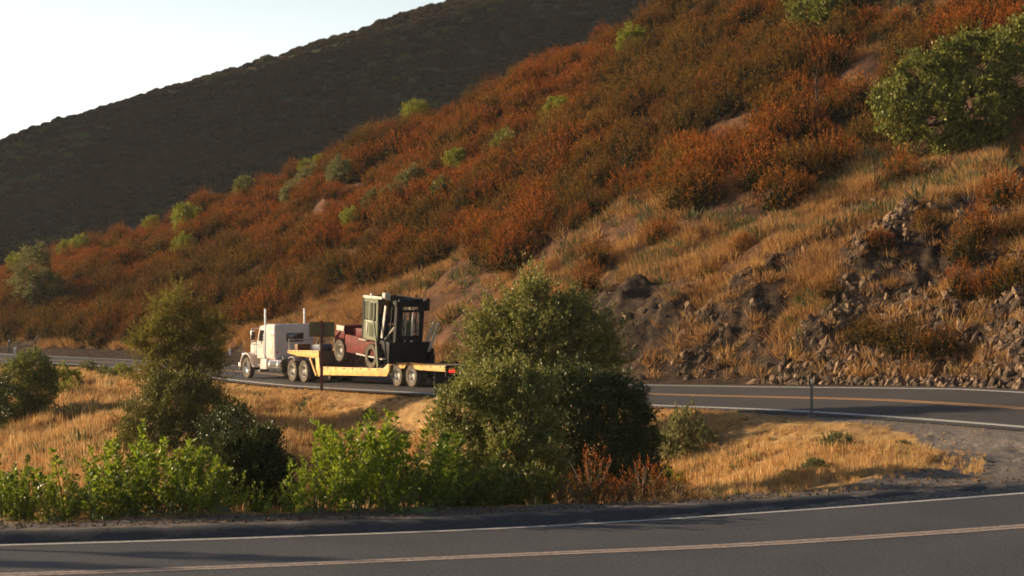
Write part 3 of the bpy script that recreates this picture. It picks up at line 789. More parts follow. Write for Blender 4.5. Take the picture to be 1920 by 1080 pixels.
s_ *= np.interp(px, [1200, 1350, 1750], [1.0, 0.8, 0.5]); s_ *= np.where(rng.random(n) < 0.03, 1.5, 1.0); ev_, _ = curve_interp(Ec, px); s_ *= np.clip((D-ev_-1.5)/3.5, 0.35, 1.0)
scatter('dry_grass', tf, np.stack([X, D, z-0.02], 1), np.stack([rng.normal(size=n)*.12, rng.normal(size=n)*.12, rng.uniform(0, 6.28, n)], 1), np.stack([s_*1.25, s_*1.25, s_], 1), ids,
        'golden dry grass between the two stretches of road', 'grass')
# grass hanging on the cut bank
tc_ = [proto('tuft_source', tuft(320+i, 'straw_cut', 38, 0.55, 0.26, 1.3, 0.02)) for i in range(4)]+[proto('tuft_source', tuft(330, 'weed', 26, 0.5, 0.22, 1.0, 0.04)), proto('tuft_source', tuft(331, 'deadwood', 12, 0.7, 0.2, 1.0, 0.022))]
n = 62000
px = rng.uniform(-60, 2100, n); a_ = np.interp(px, hc2, up(r1D)); b_ = np.interp(px, hc2, up(c1D))+7
D = a_+(b_-a_)*rng.random(n); X = px2x(px, D)
rk = hill_rock(px, D); den = fbm(X, D*1.5, 4.0, 211, 3)
px[:2600] = rng.uniform(1530, 1710, 2600); D[:2600] = rng.uniform(98, 128, 2600); X = px2x(px, D); rk = hill_rock(px, D); den = fbm(X, D*1.5, 4.0, 211, 3)
keep = rng.random(n) < np.clip((den-0.46)*8, 0.03, 1)*np.where(rk > 0.5, 0.10, 1.0)*np.interp(px, [0, 450, 600], [0.35, 0.5, 1.0])
X, D, px = X[keep], D[keep], px[keep]; n = len(X); z = hill.h(px, D)
u = rng.random(n); pz = fbm(X, D, 3.0, 221, 3)
ids = np.where(u < 0.10, 5, np.where((pz > 0.57) & (u < 0.45), 4, rng.integers(0, 4, n)))
s_ = (0.6+0.8*rng.random(n))*(0.6+0.8*fbm(X, D, 3.5, 231, 3))
scatter('bank_grass', tc_, np.stack([X, D, z-0.05], 1), np.stack([0.35+rng.normal(size=n)*.25, -0.15+rng.normal(size=n)*.25, 0*X], 1), np.stack([s_, s_, s_], 1), ids,
        'tawny dry grass hanging on the road cut', 'grass')

# ================================================================== ROCKS
def rock_me(seed, sx, sy, sz_):
    r = np.random.default_rng(seed); t = bmesh.new()
    pts = r.normal(size=(16, 3)); pts = unit(pts)*(0.8+0.3*r.random((16, 1)))
    pts = np.sign(pts)*np.abs(pts)**0.75*np.array([sx, sy, sz_])
    vs = [t.verts.new(p) for p in pts]
    h_ = bmesh.ops.convex_hull(t, input=vs)
    bmesh.ops.delete(t, geom=[g_ for g_ in h_['geom_interior'] if isinstance(g_, bmesh.types.BMVert)], context='VERTS')
    bmesh.ops.bevel(t, geom=t.edges[:], offset=0.04, segments=1, affect='EDGES')
    me = bpy.data.meshes.new('rock'); t.to_mesh(me); t.free(); me.materials.append(M['rock']); return me
rocks = [rock_me(400+i, *d) for i, d in enumerate([(1, .7, .7), (1.2, .6, .5), (.7, .6, 1.2), (.55, .5, 1.5), (1, .9, .6), (.45, .5, 1.7)])]
n = 15000
px = rng.uniform(880, 2050, n); a_ = np.interp(px, hc2, up(r1D)); b_ = np.interp(px, hc2, up(c1D))
D = a_-0.8+(b_-a_+0.8)*rng.random(n)**1.3; X = px2x(px, D); rk = hill_rock(px, D)
keep = (rk > 0.35) & (rng.random(n) < np.clip((fbm(X, D, 2.6, 241, 3)-0.42)*5, 0.04, 1)*np.interp(px, [900, 1150, 1300], [0.15, 0.6, 1]))
X, D, px = X[keep], D[keep], px[keep]; n = len(X); z = hill.h(px, D)
s_ = 0.04+0.30*rng.random(n)**3.0; ids = rng.integers(0, 6, n)
rt = np.stack([rng.normal(size=n)*.3, 0.7+rng.normal(size=n)*.35, rng.uniform(-.9, .9, n)], 1)
vis = (px > 20) & (px < 1900); order = np.argsort(-(s_/D*vis)); big = np.zeros(n, bool); big[order[:130]] = True
for i in np.where(big)[0]:
    o = bpy.data.objects.new('rock', rocks[ids[i]]); link(o); o.location = (X[i], D[i], z[i]-s_[i]*.25); o.rotation_euler = rt[i]; o.scale = (s_[i],)*3
    tag(o, 'one of the pale broken rocks lying on the cut bank above the road', 'rock', 'broken rocks on the cut bank')
rp = [proto('rock_source', m_) for m_ in rocks]
scatter('rock_rubble', rp, np.stack([X, D, z], 1)[~big], rt[~big], np.stack([s_]*3, 1)[~big], ids[~big], 'small grey and tan rubble covering the foot of the cut', 'rubble')
# loose stones on the gravel
n = 5200
px = rng.uniform(-60, 1960, n); a_, _ = curve_interp(Ec, px); D = a_+1.1+rng.random(n)**1.4*np.interp(px, [0, 1500, 1960], [2.4, 3.0, 9]); X = px2x(px, D)
z = island.h(px, D); s_ = 0.012+0.045*rng.random(n)**4
keep = gravel_mask(px, D) > 0.4
scatter('gravel_stones', rp, np.stack([X, D, z], 1)[keep], rng.uniform(-1, 1, (n, 3))[keep], np.stack([s_]*3, 1)[keep], rng.integers(0, 6, n)[keep], 'loose stones on the gravel shoulder of the near road', 'gravel')

# ================================================================== TREES AND BUSHES
def crown_me(seed, lobes, nc, per, leaf, wid, m, **k):
    return clump_crown(np.random.default_rng(seed), lobes, nc, per, leaf, wid, **k).mesh('leaf_mass', M[m])
# oak on the upper right of the hill
p = hill_at(1790, 292)
k = p.y/F_PX
def LB(lst, p, D):  # lobes given as bearing, height on the slope and radius in metres, local to the plant
    return [(px2x(a, D)-p.x, dd, CAM_H-(b-YH)*D/F_PX-p.z, r) for a, b, dd, r in lst]
lob = LB([(1685, 205, -.6, 1.25), (1665, 180, 0, .8), (1735, 150, 0, 1.4), (1780, 125, .2, 1.1), (1845, 125, .4, 1.5), (1915, 150, .5, 1.5), (1745, 225, -1, 1.3), (1820, 210, -1.0, 1.6), (1770, 275, -1, .9), (1890, 220, 0, 1.5), (1700, 240, -.4, .8), (1740, 290, -.6, .6), (1815, 275, -.6, .8), (1870, 265, -.2, 1.0), (1825, 85, .3, .7)], p, p.y)
r_ = np.random.default_rng(1)
plant('oak_tree', 'large dark green oak tree on the upper right of the hillside', 'tree', p, crown_me(501, lob, 900, 44, 0.18, 0.6, 'oak', clump_r=0.27, shell=.8), wood=limbs(lob, r_, r0=0.2, fork=0.3))
p = hill_at(1560, 62)
lob = LB([(1520, 15, 0, 1.3), (1555, 0, -.8, 1.5), (1595, 15, -.4, 1.3), (1535, 45, -.8, .8), (1580, 48, -.8, .8), (1545, -50, 0, 1.5)], p, p.y)
plant('oak_tree', 'green oak tree cut off by the top edge above the bare clearing', 'tree', p, crown_me(502, lob, 380, 40, 0.19, 0.6, 'oak', clump_r=0.3), wood=limbs(lob, r_, r0=0.16, fork=0.3))
p = hill_at(1960, 95)
lob = LB([(1900, 95, 0, 1.3), (1960, 70, 0, 1.8), (2000, 120, .3, 1.8)], p, p.y)
plant('oak_tree', 'oak behind the large oak, cut off by the right edge', 'tree', p, crown_me(503, lob, 260, 40, 0.20, 0.6, 'oak', clump_r=0.3), wood=limbs(lob, r_, r0=0.16, fork=0.3))
p = hill_at(62, 590)
lob = LB([(62, 500, 0, 1.3), (45, 535, 0, 1.2), (85, 540, 0, 1.2), (62, 565, -.3, 1.2), (70, 478, 0, .7)], p, p.y)
plant('grey_pine', 'pale grey green tree at the far left foot of the hillside', 'tree', p, crown_me(504, lob, 260, 40, 0.20, 0.35, 'grey_tree', clump_r=0.3), wood=limbs(lob, r_, r0=0.14, fork=0.3))
greens = [(460, 340, .75, 1, 'dark green round bush breaking the skyline of the near hill'), (350, 440, 1.25, .9, 'largest bright green bush on the left of the near hill'),
          (345, 478, .9, .6, 'bright green low bush just below the largest green bush on the left'), (285, 430, .7, .5, 'small green bush on the left, beneath the skyline'),
          (152, 452, .9, .6, 'green bush at the left end of the near skyline'), (130, 470, .9, .5, 'yellow green bush just left of the skyline end bush'), (30, 505, 1.1, .6, 'green bush on the skyline at the left edge'),
          (585, 362, 1.1, .7, 'grey green bush in the middle of the hill, left of centre'), (550, 385, 1.0, .6, 'olive green bush just below the grey green middle bush'), (636, 345, .9, .8, 'round olive bush right of the grey green middle bush'),
          (575, 296, .6, .5, 'small green bush on the skyline, left of a lighter twin'), (600, 292, .6, .5, 'small lighter green bush on the skyline'), (645, 274, .6, .5, 'smallest yellow green bush on the skyline'), (780, 235, 1.1, .8, 'yellow green bush on the skyline near the middle'),
          (660, 430, .7, .6, 'yellow green bush above the forklift cab'), (700, 400, .7, .7, 'pale green bush above and left of the centre'), (830, 375, .8, .6, 'dark green bush near the middle of the hill'), (775, 360, .9, .5, 'pale olive bush near the middle of the hill'),
          (948, 292, .8, .9, 'dark green round bush on the middle of the hill, right of centre'), (1050, 240, 1.0, .7, 'bright green bush on the upper middle of the hill'), (1185, 105, 1.1, .6, 'bright yellow green bush near the skyline at upper centre'), (855, 320, .8, .5, 'faint olive bush between two green bushes in the middle'),
          (735, 385, .7, .5, 'small pale bush beside the pale green bush above the forklift')]
gm = {}
for i, (a, b, s, hs, lb) in enumerate(greens):
    mk = ('green_chap', 'oak', 'grey_tree')[2 if ('grey' in lb or 'pale' in lb) else (1 if 'dark' in lb else 0)]
    key = (mk, i % 2)
    if key not in gm:
        gm[key] = crown_me(520+len(gm), [(0, 0, .75, .75), (.65, .1, .5, .5), (-.6, -.1, .45, .55), (.1, -.4, .55, .5)], 150, 26, 0.13, 0.6, mk, clump_r=0.17, sprigs=0.05)
    p = hill_at(a, b+8)
    o = bpy.data.objects.new('green_bush', gm[key]); link(o); o.location = (p.x, p.y, p.z+0.5); o.rotation_euler = (0, 0, i*1.3); o.scale = (s*1.15, s*1.15, s*1.3*(0.6+hs*0.5))
    tag(o, lb, 'bush', 'green bushes scattered over the hillside')
# dead snag beside the clearing
p = hill_at(1530, 232)
m = MB(); m.tube([(0, 0, -0.2), (0.05, 0, 1.0), (-0.02, 0, 1.9), (0.06, 0, 2.9)], [0.08, 0.065, 0.045, 0.015], 7)
for q in range(8):
    zq_ = 0.8+q*0.24; a = q*2.4
    m.tube([(0, 0, zq_), (0.55*math.cos(a), 0.55*math.sin(a), zq_+0.5)], [0.03, 0.008], 5)
o = m.build('dead_tree', M['char']); o.location = p; tag(o, 'thin dark bare tree trunk standing in the clearing at upper right', 'tree')

# ---- island trees
p = Gi(985, 65.5)
lob = LB([(912, 668, 0, .7), (935, 615, 0, .85), (985, 575, .2, .75), (1045, 600, .3, .8), (1105, 625, .2, .75), (1000, 640, -.6, 1.0), (932, 722, -.2, .9), (1060, 690, 0, 1.1), (985, 730, -.5, 1.1), (1125, 680, .4, .7), (888, 705, 0, .4), (1010, 545, 0, .35), (1080, 580, 0, .4), (902, 612, 0, .35), (1140, 645, .2, .35)], p, 65.5)
plant('island_tree', 'tallest grey green tree on the island, hiding the rear of the trailer', 'tree', p, crown_me(601, lob, 1150, 38, 0.115, 0.5, 'toyon', clump_r=0.20, shell=0.6, up=0.5, sprigs=1.1, slen=1.7), wood=limbs(lob, r_, r0=0.13, fork=0.2, twigs=6))
p = Gi(930, 45.8)
lob = LB([(862, 770, 0, .6), (915, 735, .3, .65), (985, 780, 0, .65), (870, 850, -.3, .75), (945, 850, -.6, .8), (1010, 855, -.6, .65), (835, 905, -.4, .55), (930, 915, -.9, .6), (1010, 915, -.8, .5), (1012, 725, .4, .4), (830, 800, .3, .35), (870, 925, -.9, .45), (960, 715, .2, .35)], p, 45.8)
plant('island_bush', 'broad mottled green bush in front of the tallest tree', 'bush', p, crown_me(602, lob, 1150, 40, 0.085, 0.5, 'toyon', clump_r=0.16, up=0.3, shell=.68, sprigs=.95), wood=limbs(lob, r_, r0=0.08, fork=0.15, twigs=5))
p = Gi(1110, 48.5)
lob = LB([(1062, 740, -.3, .65), (1115, 735, .3, .6), (1170, 785, .2, .65), (1060, 820, -.8, .7), (1120, 845, -.6, .8), (1180, 860, 0, .7), (1200, 765, .2, .28), (1030, 730, -.3, .45), (1090, 905, -.9, .65), (1165, 735, .3, .35), (1205, 825, .2, .4), (1150, 920, -.6, .5), (1215, 900, 0, .45)], p, 48.5)
plant('island_bush', 'very dark glossy bush at the right side of the tallest tree', 'bush', p, crown_me(603, lob, 1150, 40, 0.085, 0.5, 'dark_leaf', clump_r=0.165, up=0.2, shell=.68, sprigs=.8), wood=limbs(lob, r_, r0=0.09, fork=0.15, twigs=5))
p = Gi(335, 79)
lob = LB([(318, 580, 0, .65), (345, 615, 0, .85), (295, 640, 0, .75), (375, 650, .2, .8), (320, 690, 0, 1.1), (380, 700, .2, .85), (280, 705, 0, .6), (335, 740, 0, 1.2), (405, 615, .3, .4), (262, 650, 0, .35), (335, 556, 0, .3), (290, 600, 0, .35), (400, 670, .2, .4)], p, 79)
plant('feathery_tree', 'feathery olive tree standing left of the truck', 'tree', p, crown_me(604, lob, 760, 34, 0.12, 0.30, 'olive', clump_r=0.22, shell=0.4, up=1.0, sprigs=1.4, slen=1.5), wood=limbs(lob, r_, r0=0.12, fork=0.3, twigs=9))
p = Gi(325, 71)
lob = LB([(275, 780, 0, .8), (330, 755, 0, 1.0), (380, 775, .2, .9), (290, 830, -.3, 1.0), (350, 830, -.2, 1.1), (250, 825, 0, .5), (400, 830, .3, .8), (300, 725, .2, .6), (370, 735, .2, .6)], p, 71)
plant('island_bush', 'dark bush under the feathery olive tree', 'bush', p, crown_me(605, lob, 950, 38, 0.11, 0.42, 'olive_deep', clump_r=0.22, sprigs=.4), wood=limbs(lob, r_, r0=0.08, fork=0.15))
p = Gi(440, 68)
lob = LB([(420, 810, 0, .8), (460, 830, 0, .7), (430, 850, -.2, .8), (490, 850, 0, .5)], p, 68)
plant('island_bush', 'near black bush standing in for the shade right of the feathery tree', 'bush', p, crown_me(609, lob, 380, 34, 0.11, 0.5, 'dark_leaf', clump_r=0.22), wood=limbs(lob, r_, r0=0.06, fork=0.15))  # dark leaf mass added where the shade beside the tree lies
p = Gi(45, 88)
lob = LB([(58, 692, 0, .8), (35, 712, 0, .85), (62, 735, 0, .95), (28, 755, -.2, .95), (82, 712, .2, .55), (15, 785, -.2, .7), (45, 775, 0, .8)], p, 88)
plant('island_bush', 'dark green bush on the grass slope at the left edge', 'bush', p, crown_me(606, lob, 900, 38, 0.11, 0.5, 'oak', clump_r=0.2, sprigs=.15), wood=limbs(lob, r_, r0=0.08, fork=0.15))
p = Gi(-25, 84)
lob = LB([(-20, 720, 0, .9), (-40, 760, 0, 1.0), (-5, 770, 0, .6)], p, 84)
plant('island_bush', 'shaded bush cut off by the left edge beside the dark green bush', 'bush', p, crown_me(607, lob, 200, 32, 0.11, 0.5, 'dark_leaf', clump_r=0.22), wood=limbs(lob, r_, r0=0.06, fork=0.15))
p = Gi(472, 43)
lob = LB([(440, 840, 0, .3), (495, 822, 0, .3), (470, 860, 0, .45), (440, 895, 0, .5), (505, 880, 0, .45), (480, 930, 0, .6), (430, 935, 0, .5), (520, 930, 0, .45)], p, 43)
plant('island_bush', 'dark upright bush between the two stands of bright green shoots', 'bush', p, crown_me(608, lob, 800, 38, 0.085, 0.5, 'dark_leaf', clump_r=0.13, up=0.7), wood=limbs(lob, r_, r0=0.05, fork=0.15))
small = [(872, 0, 41.5, .75, .5, 'dark', 'low dark bush at the gravel edge, left one below the broad mottled bush'), (930, 0, 41.7, .8, .6, 'dark', 'low dark bush at the gravel edge, middle one below the broad mottled bush'), (990, 0, 42.0, .75, .55, 'dark', 'low dark bush at the gravel edge, right one below the broad mottled bush'), (110, 690, 100, 1.1, .6, 'green', 'low green bush on the grass slope beside the dark bush on the left'), (128, 735, 94, .9, .5, 'green', 'bright green low bush at mid slope left of the feathery tree'),
         (165, 682, 108, .6, .4, 'grey', 'small grey bush on the road verge at the left'), (195, 684, 106, .5, .4, 'dark', 'small dark bush next to the grey verge bush'), (205, 700, 101, .7, .4, 'dark', 'small dark bush below the verge bushes on the left'),
         (228, 680, 103, .7, .6, 'green', 'pale green bush on the verge left of the feathery tree'), (1285, 800, 62, 1.0, .9, 'grey', 'grey green weedy bush on the grass by the far road'), (1255, 815, 58, .7, .6, 'green', 'olive weedy bush just left of the grey green weedy bush'),
         (1575, 862, 54, .55, .45, 'weed', 'low green weed clump in the golden grass on the right'), (1530, 878, 51, .5, .3, 'weed', 'smaller green weed clump left of the low clump on the right'), (1480, 895, 49, .4, .25, 'weed', 'tiny green weed clump nearest the gravel on the right'),
         (1690, 855, 55, .3, .25, 'weed', 'tiny isolated weed tuft near the gravel tip on the right'), (745, 772, 74, .55, .35, 'grey', 'faint grey green bush in the shaded grass left of the tallest tree'), (440, 745, 80, .9, .5, 'dark', 'low dark bush in the shade right of the feathery tree')]
sm = {}
for i, (a, b, dd, s, hs, kd, lb) in enumerate(small):
    mk = {'green': 'green_chap', 'grey': 'grey_tree', 'dark': 'oak', 'weed': 'weed'}[kd]
    if mk not in sm: sm[mk] = crown_me(640+len(sm), [(0, 0, .5, .6), (.6, .1, .35, .45), (-.6, -.1, .35, .45), (.1, -.4, .4, .4)], 150, 22, 0.11, 0.5, mk, clump_r=0.14, up=0.6)
    p = Gi(a, dd); o = bpy.data.objects.new('weedy_bush', sm[mk]); link(o); o.location = (p.x, p.y, p.z); o.rotation_euler = (0, 0, i*1.1); o.scale = (s, s, s*(0.5+hs))
    tag(o, lb, 'bush')

# ---- bay shoots along the near verge
def shoots(seed, m, n=9, h=1.5, spread=0.42, leaf=0.12, dens=44):
    r = np.random.default_rng(seed); L = Leaves(); st = MB()
    for i in range(n):
        a = r.uniform(0, 2*PI); rr = spread*math.sqrt(r.random()); b = np.array([rr*math.cos(a), rr*math.sin(a), 0.0])
        hh = h*(0.35+0.7*r.random()**0.8); lean = np.array([math.cos(a), math.sin(a), 0])*rr*0.9+r.normal(size=3)*0.16; lean[2] = 0
        tt = np.linspace(0, 1, 6); pts = [b+lean*t_**1.3+np.array([0, 0, hh*t_]) for t_ in tt]
        st.tube([tuple(q) for q in pts], [0.014, 0.012, 0.010, 0.008, 0.006, 0.003], 5)
        k = int(dens*hh/h*1.3); t_ = 0.12+0.9*r.random(k)**0.85
        B = b+lean*(t_**1.3)[:, None]+np.stack([0*t_, 0*t_, hh*np.minimum(t_, 1)], 1)
        aa = r.uniform(0, 2*PI, k)
        A = np.stack([np.cos(aa), np.sin(aa), 0.75+0.9*t_*r.random(k)], 1)
        # side twigs carry the leaves a little away from the stem
        off = np.stack([np.cos(aa), np.sin(aa), 0.7+0*aa], 1)*(0.13*(1.05-t_)*r.random(k))[:, None]
        L.add(B+off, A, leaf*(0.65+0.5*r.random(k)), leaf*0.30, r, tip=t_, fold=0.08)
        L.add(B+off, A+r.normal(size=(k, 3))*0.5, leaf*(0.65+0.5*r.random(k)), leaf*0.30, r, tip=t_, fold=0.08)
    st.cyl((0, 0, -0.16), (0, 0, -0.02), spread*1.02, spread*0.9, seg=14)
    sob = st
    return L.mesh('shoot_leaves', M[m]), sob
sh = []
for i in range(5):
    lm, st = shoots(700+i, 'bay' if i != 3 else 'bay_dark', n=(8, 11, 9, 12, 7)[i], dens=(50, 60, 55, 60, 50)[i])
    tmp = st.build('stems', M['stem']); sme = tmp.data; bpy.data.objects.remove(tmp); sh.append((lm, sme))
def shoot_thing(px_, D_, s, i, label, group):
    D_ = D_+0.55; p = Gi(px_, D_); q_ = px_*12.9898
    t = thing('bay_shrub', label, 'shrub', p-Vector((0, 0, 0.05)), (0.22*math.sin(q_), 0.25*math.sin(q_*1.7), px_*0.37), group)
    f_ = 1.0+0.22*math.sin(q_*2.3); s = s*(1.0+0.14*math.sin(q_*3.1)); t.scale = (s*1.2*f_, s*1.2*f_, s)
    link(bpy.data.objects.new('foliage', sh[i][0]), t); link(bpy.data.objects.new('stems', sh[i][1]), t)
for a, dd, s, i in ((170, 38.8, 1.05, 0), (235, 39.3, .95, 1), (215, 38.6, .7, 3), (285, 38.9, .85, 3), (255, 40.2, 1.05, 2), (330, 39.6, 1.12, 2), (345, 38.7, .8, 1), (390, 39.5, .95, 4), (385, 38.7, .7, 3), (300, 40.6, 1.1, 1), (425, 40.2, .8, 0), (195, 40.2, .8, 3)):
    shoot_thing(a, dd, s, i, 'one of the leafy green shoots in the row left of the dark upright bush', 'bright green shoots left of the dark upright bush')
for a, dd, s, i in ((565, 38.9, .78, 0), (600, 39.5, 1.0, 1), (645, 39.8, 1.2, 2), (640, 39.0, .85, 4), (690, 39.3, 1.05, 1), (735, 40.0, 1.2, 2), (705, 40.6, 1.25, 0), (775, 39.6, 1.15, 1), (760, 38.9, .75, 3), (815, 40.6, 1.0, 3), (825, 39.6, .6, 3), (670, 41.2, 1.15, 3), (775, 41.3, 1.3, 3)):
    shoot_thing(a, dd, s, i, 'one of the leafy green shoots in the row left of the broad mottled bush', 'bright green shoots left of the broad mottled bush')
shoot_thing(535, 38.9, .52, 4, 'small bright shoot in front of the dark upright bush, right one of two', None)
shoot_thing(478, 38.7, .45, 0, 'small bright shoot in front of the dark upright bush, left one of two', None)
for q, (a, dd, s, i) in enumerate(((-30, 38.3, .6, 3), (10, 38.4, .62, 1), (50, 38.3, .55, 3), (85, 38.5, .62, 1), (120, 38.4, .55, 3), (25, 39.6, .8, 3), (-10, 40.4, .95, 3), (70, 39.8, .7, 1), (130, 39.6, .6, 4), (105, 40.2, .7, 3))):
    shoot_thing(a, dd, s, i, 'one of the low leafy plants on the verge in the lower left corner', 'low leafy plants in the lower left corner')
# ---- orange shrubs at the foot of the dark bush
red = [chamise(800+i, sprays=60, m='red_shrub', leaf=0.06, inner=160) for i in range(3)]
for a, dd, s, hs, i, lb in ((1052, 41.9, .38, .62, 0, 'low rust shrub at the left end of the orange row'), (1112, 42.1, .36, 1.15, 1, 'tallest orange tipped shrub below the dark glossy bush'), (1092, 41.6, .34, .55, 2, 'small orange shrub in front of the tallest orange one'),
                       (1150, 42.1, .3, .55, 0, 'short reddish shrub between the two tall orange ones'), (1205, 42.6, .36, .95, 2, 'narrow upright orange shrub in the middle of the row'), (1185, 42.0, .3, .5, 1, 'small orange shrub left of the narrow upright one'),
                       (1235, 42.8, .3, .6, 0, 'rusty shrub right of the narrow upright orange one'), (1270, 42.9, .36, .55, 1, 'bright orange round shrub at the right end of the row')):
    p = Gi(a, dd); t = thing('orange_shrub', lb, 'shrub', p-Vector((0, 0, .04)), (0, 0, a), 'orange tipped shrubs along the gravel'); t.scale = (s*1.75, s*1.75, hs*0.95)
    link(bpy.data.objects.new('foliage', red[i]), t)
    m = MB()
    rr = np.random.default_rng(a)
    for q in range(9): d_ = rr.normal(size=2)*0.45; m.tube([(0, 0, -0.1), (d_[0]*.4, d_[1]*.4, .45), (d_[0], d_[1], .95)], [0.05, 0.03, 0.01], 5)
    m.cyl((0, 0, -0.2), (0, 0, -0.06), 0.2, seg=10)
    m.build('stems', M['bark'], t)
# thin trees outside the picture whose shadows fall across the near road
def slim_tree(x, y, h, label):
    z0 = float(island.h([-880], [y])[0])*0
    t = thing('slim_tree', label, 'tree', (x, y, 0))
    m = MB(); m.tube([(0, 0, -0.6), (0.03, 0, h*.5), (0, 0.02, h)], [0.16, 0.13, 0.06], 8); m.build('trunk', M['bark'], t)
    L = clump_crown(np.random.default_rng(int(h*10)), [(0, 0, h, .35), (0, 0, h+.5, .3)], 60, 22, 0.1, 0.5, clump_r=0.12); link(bpy.data.objects.new('crown', L.mesh('leaf_mass', M['olive'])), t)
sg = Vector((-math.cos(SUN_AZ), math.sin(SUN_AZ)))
b1 = Vector((-9.4, 35.2))+sg*14; b2 = Vector((-8.9, 33.5))+sg*16
slim_tree(b1.x, b1.y, 5.0, 'slim tree left of the picture beside the near road')
slim_tree(b2.x, b2.y, 4.6, 'second slim tree left of the picture beside the near road')
#PART3
# ================================================================== VEHICLES
def pm(name, col, rough=0.5, metal=0.0, **k): M[name] = mat(name, col, rough, metal, **k); return M[name]
pm('cream_paint', (0.62, 0.52, 0.45), 0.35, col2=(0.54, 0.44, 0.38), vscale=1.5)
pm('chrome', (0.82, 0.82, 0.82), 0.16, 1.0, var=0.12, vscale=3)
pm('dull_steel', (0.55, 0.54, 0.52), 0.4, 0.9, var=0.3, vscale=5)
pm('rim', (0.62, 0.60, 0.57), 0.38, 0.5, col2=(0.35, 0.30, 0.25), vscale=6)
pm('tyre', (0.15, 0.12, 0.085), 0.9, col2=(0.06, 0.05, 0.042), vscale=5, spec=0.2)
pm('black_iron', (0.007, 0.007, 0.009), 0.6, col2=(0.014, 0.012, 0.011), vscale=4, spec=0.15)
pm('dark_glass', (0.02, 0.018, 0.018), 0.08, spec=0.8)
pm('rubber_black', (0.02, 0.02, 0.02), 0.8)
pm('trailer_yellow', (0.70, 0.40, 0.09), 0.6, col2=(0.40, 0.22, 0.07), vscale=3.0)
pm('deck_wood', (0.17, 0.11, 0.07), 0.9, col2=(0.09, 0.065, 0.045), vscale=5)
pm('maroon', (0.10, 0.008, 0.012), 0.6, col2=(0.14, 0.018, 0.014), vscale=2, spec=0.2)
pm('lift_red', (0.17, 0.022, 0.012), 0.65, col2=(0.06, 0.010, 0.009), vscale=3, spec=0.2)
pm('cab_green', (0.19, 0.195, 0.12), 0.65, col2=(0.12, 0.13, 0.08), vscale=2.5, spec=0.2)
pm('cab_glass', (0.055, 0.065, 0.03), 0.3, spec=0.4)
pm('pale_paint', (0.55, 0.50, 0.42), 0.6, col2=(0.30, 0.26, 0.21), vscale=4)
pm('fork_steel', (0.6, 0.56, 0.48), 0.45, 0.1, col2=(0.45, 0.40, 0.33), vscale=6)
pm('sign_back', (0.115, 0.10, 0.028), 0.6, col2=(0.085, 0.078, 0.022), vscale=3)
pm('rusty_post', (0.13, 0.045, 0.035), 0.75, col2=(0.09, 0.035, 0.03), vscale=8)
pm('marker_grey', (0.10, 0.10, 0.10), 0.6, var=0.3, vscale=6)
pm('marker_white', (0.75, 0.75, 0.72), 0.5, var=0.15, vscale=6)
pm('blue_steel', (0.07, 0.085, 0.12), 0.5, var=0.5, vscale=4)
pm('orange_box', (0.20, 0.075, 0.012), 0.6, var=0.3, vscale=4)
red_l = mat('lit_red_lens', (0.6, 0.02, 0.02), 0.3); red_l.node_tree.nodes['Principled BSDF'].inputs['Emission Color'].default_value = (1, 0.02, 0.02, 1); red_l.node_tree.nodes['Principled BSDF'].inputs['Emission Strength'].default_value = 1.2
amber = mat('amber_lens', (0.8, 0.25, 0.02), 0.3)
pm('red_lens_off', (0.35, 0.02, 0.02), 0.3)

def wheel(parent, x, y, R_, wd, side, m_rim='rim', z=None, dished=False):
    """side +1: outer face towards +y. Tyre with its rim as a child"""
    z = R_ if z is None else z
    rr = R_*0.56; h_ = wd/2
    prof = [(rr, -h_*.85), (R_*.80, -h_), (R_*.93, -h_*.97), (R_, -h_*.75), (R_, h_*.75), (R_*.93, h_*.97), (R_*.80, h_), (rr*1.04, h_*.9), (rr, h_*.8), (rr, -h_*.8)]
    m = MB(); m.lathe(prof, seg=36)
    for k in range(30):      # shoulder lugs
        a = 2*PI*k/30; m.box((R_*0.985*math.cos(a), side*h_*.72, R_*0.985*math.sin(a)), (0.035, h_*.5, 0.035), 0, rot=(0, -a, 0))
    t = m.build('wheel', M['tyre'], parent, loc=(x, y, z))
    s = side
    m = MB()
    d0 = h_*0.80; dd = h_*(-0.35 if dished else 0.25)
    m.lathe([(rr, s*d0*.98), (rr*.96, s*d0*1.04), (rr*.90, s*d0*.9), (rr*.84, s*(dd+h_*.15)), (rr*.62, s*dd), (rr*.45, s*dd), (rr*.40, s*(dd+h_*.25)), (rr*.30, s*(dd+h_*.55)), (0.001, s*(dd+h_*.6))], seg=30)
    for k in range(10):
        a = 2*PI*k/10; m.cyl((rr*.54*math.cos(a), s*dd, rr*.54*math.sin(a)), (rr*.54*math.cos(a), s*(dd+h_*.12), rr*.54*math.sin(a)), R_*0.026, seg=6)
    rim = m.build('rim', M[m_rim], t)
    m = MB()
    for k in range(8):
        a = 2*PI*(k+.5)/8; m.cyl((rr*.75*math.cos(a), s*(dd+h_*.06), rr*.75*math.sin(a)), (rr*.75*math.cos(a), s*(dd+h_*.085), rr*.75*math.sin(a)), R_*0.05, seg=8)
    m.build('hand_holes', M['rubber_black'], t)
    return t

def place_on_road(o, org, yaw, xs, ydev=0.0):
    """rest a vehicle on the road at local x = xs[0] and xs[1]"""
    f = Vector((math.cos(yaw), math.sin(yaw)))
    z0 = road_z(org[0]+f.x*xs[0], org[1]+f.y*xs[0]); z1 = road_z(org[0]+f.x*xs[1], org[1]+f.y*xs[1])
    pitch = -math.atan2(z1-z0, xs[1]-xs[0])
    o.location = (org[0], org[1], z0-(z1-z0)/(xs[1]-xs[0])*xs[0]); o.rotation_euler = (0, pitch, yaw)
    return o

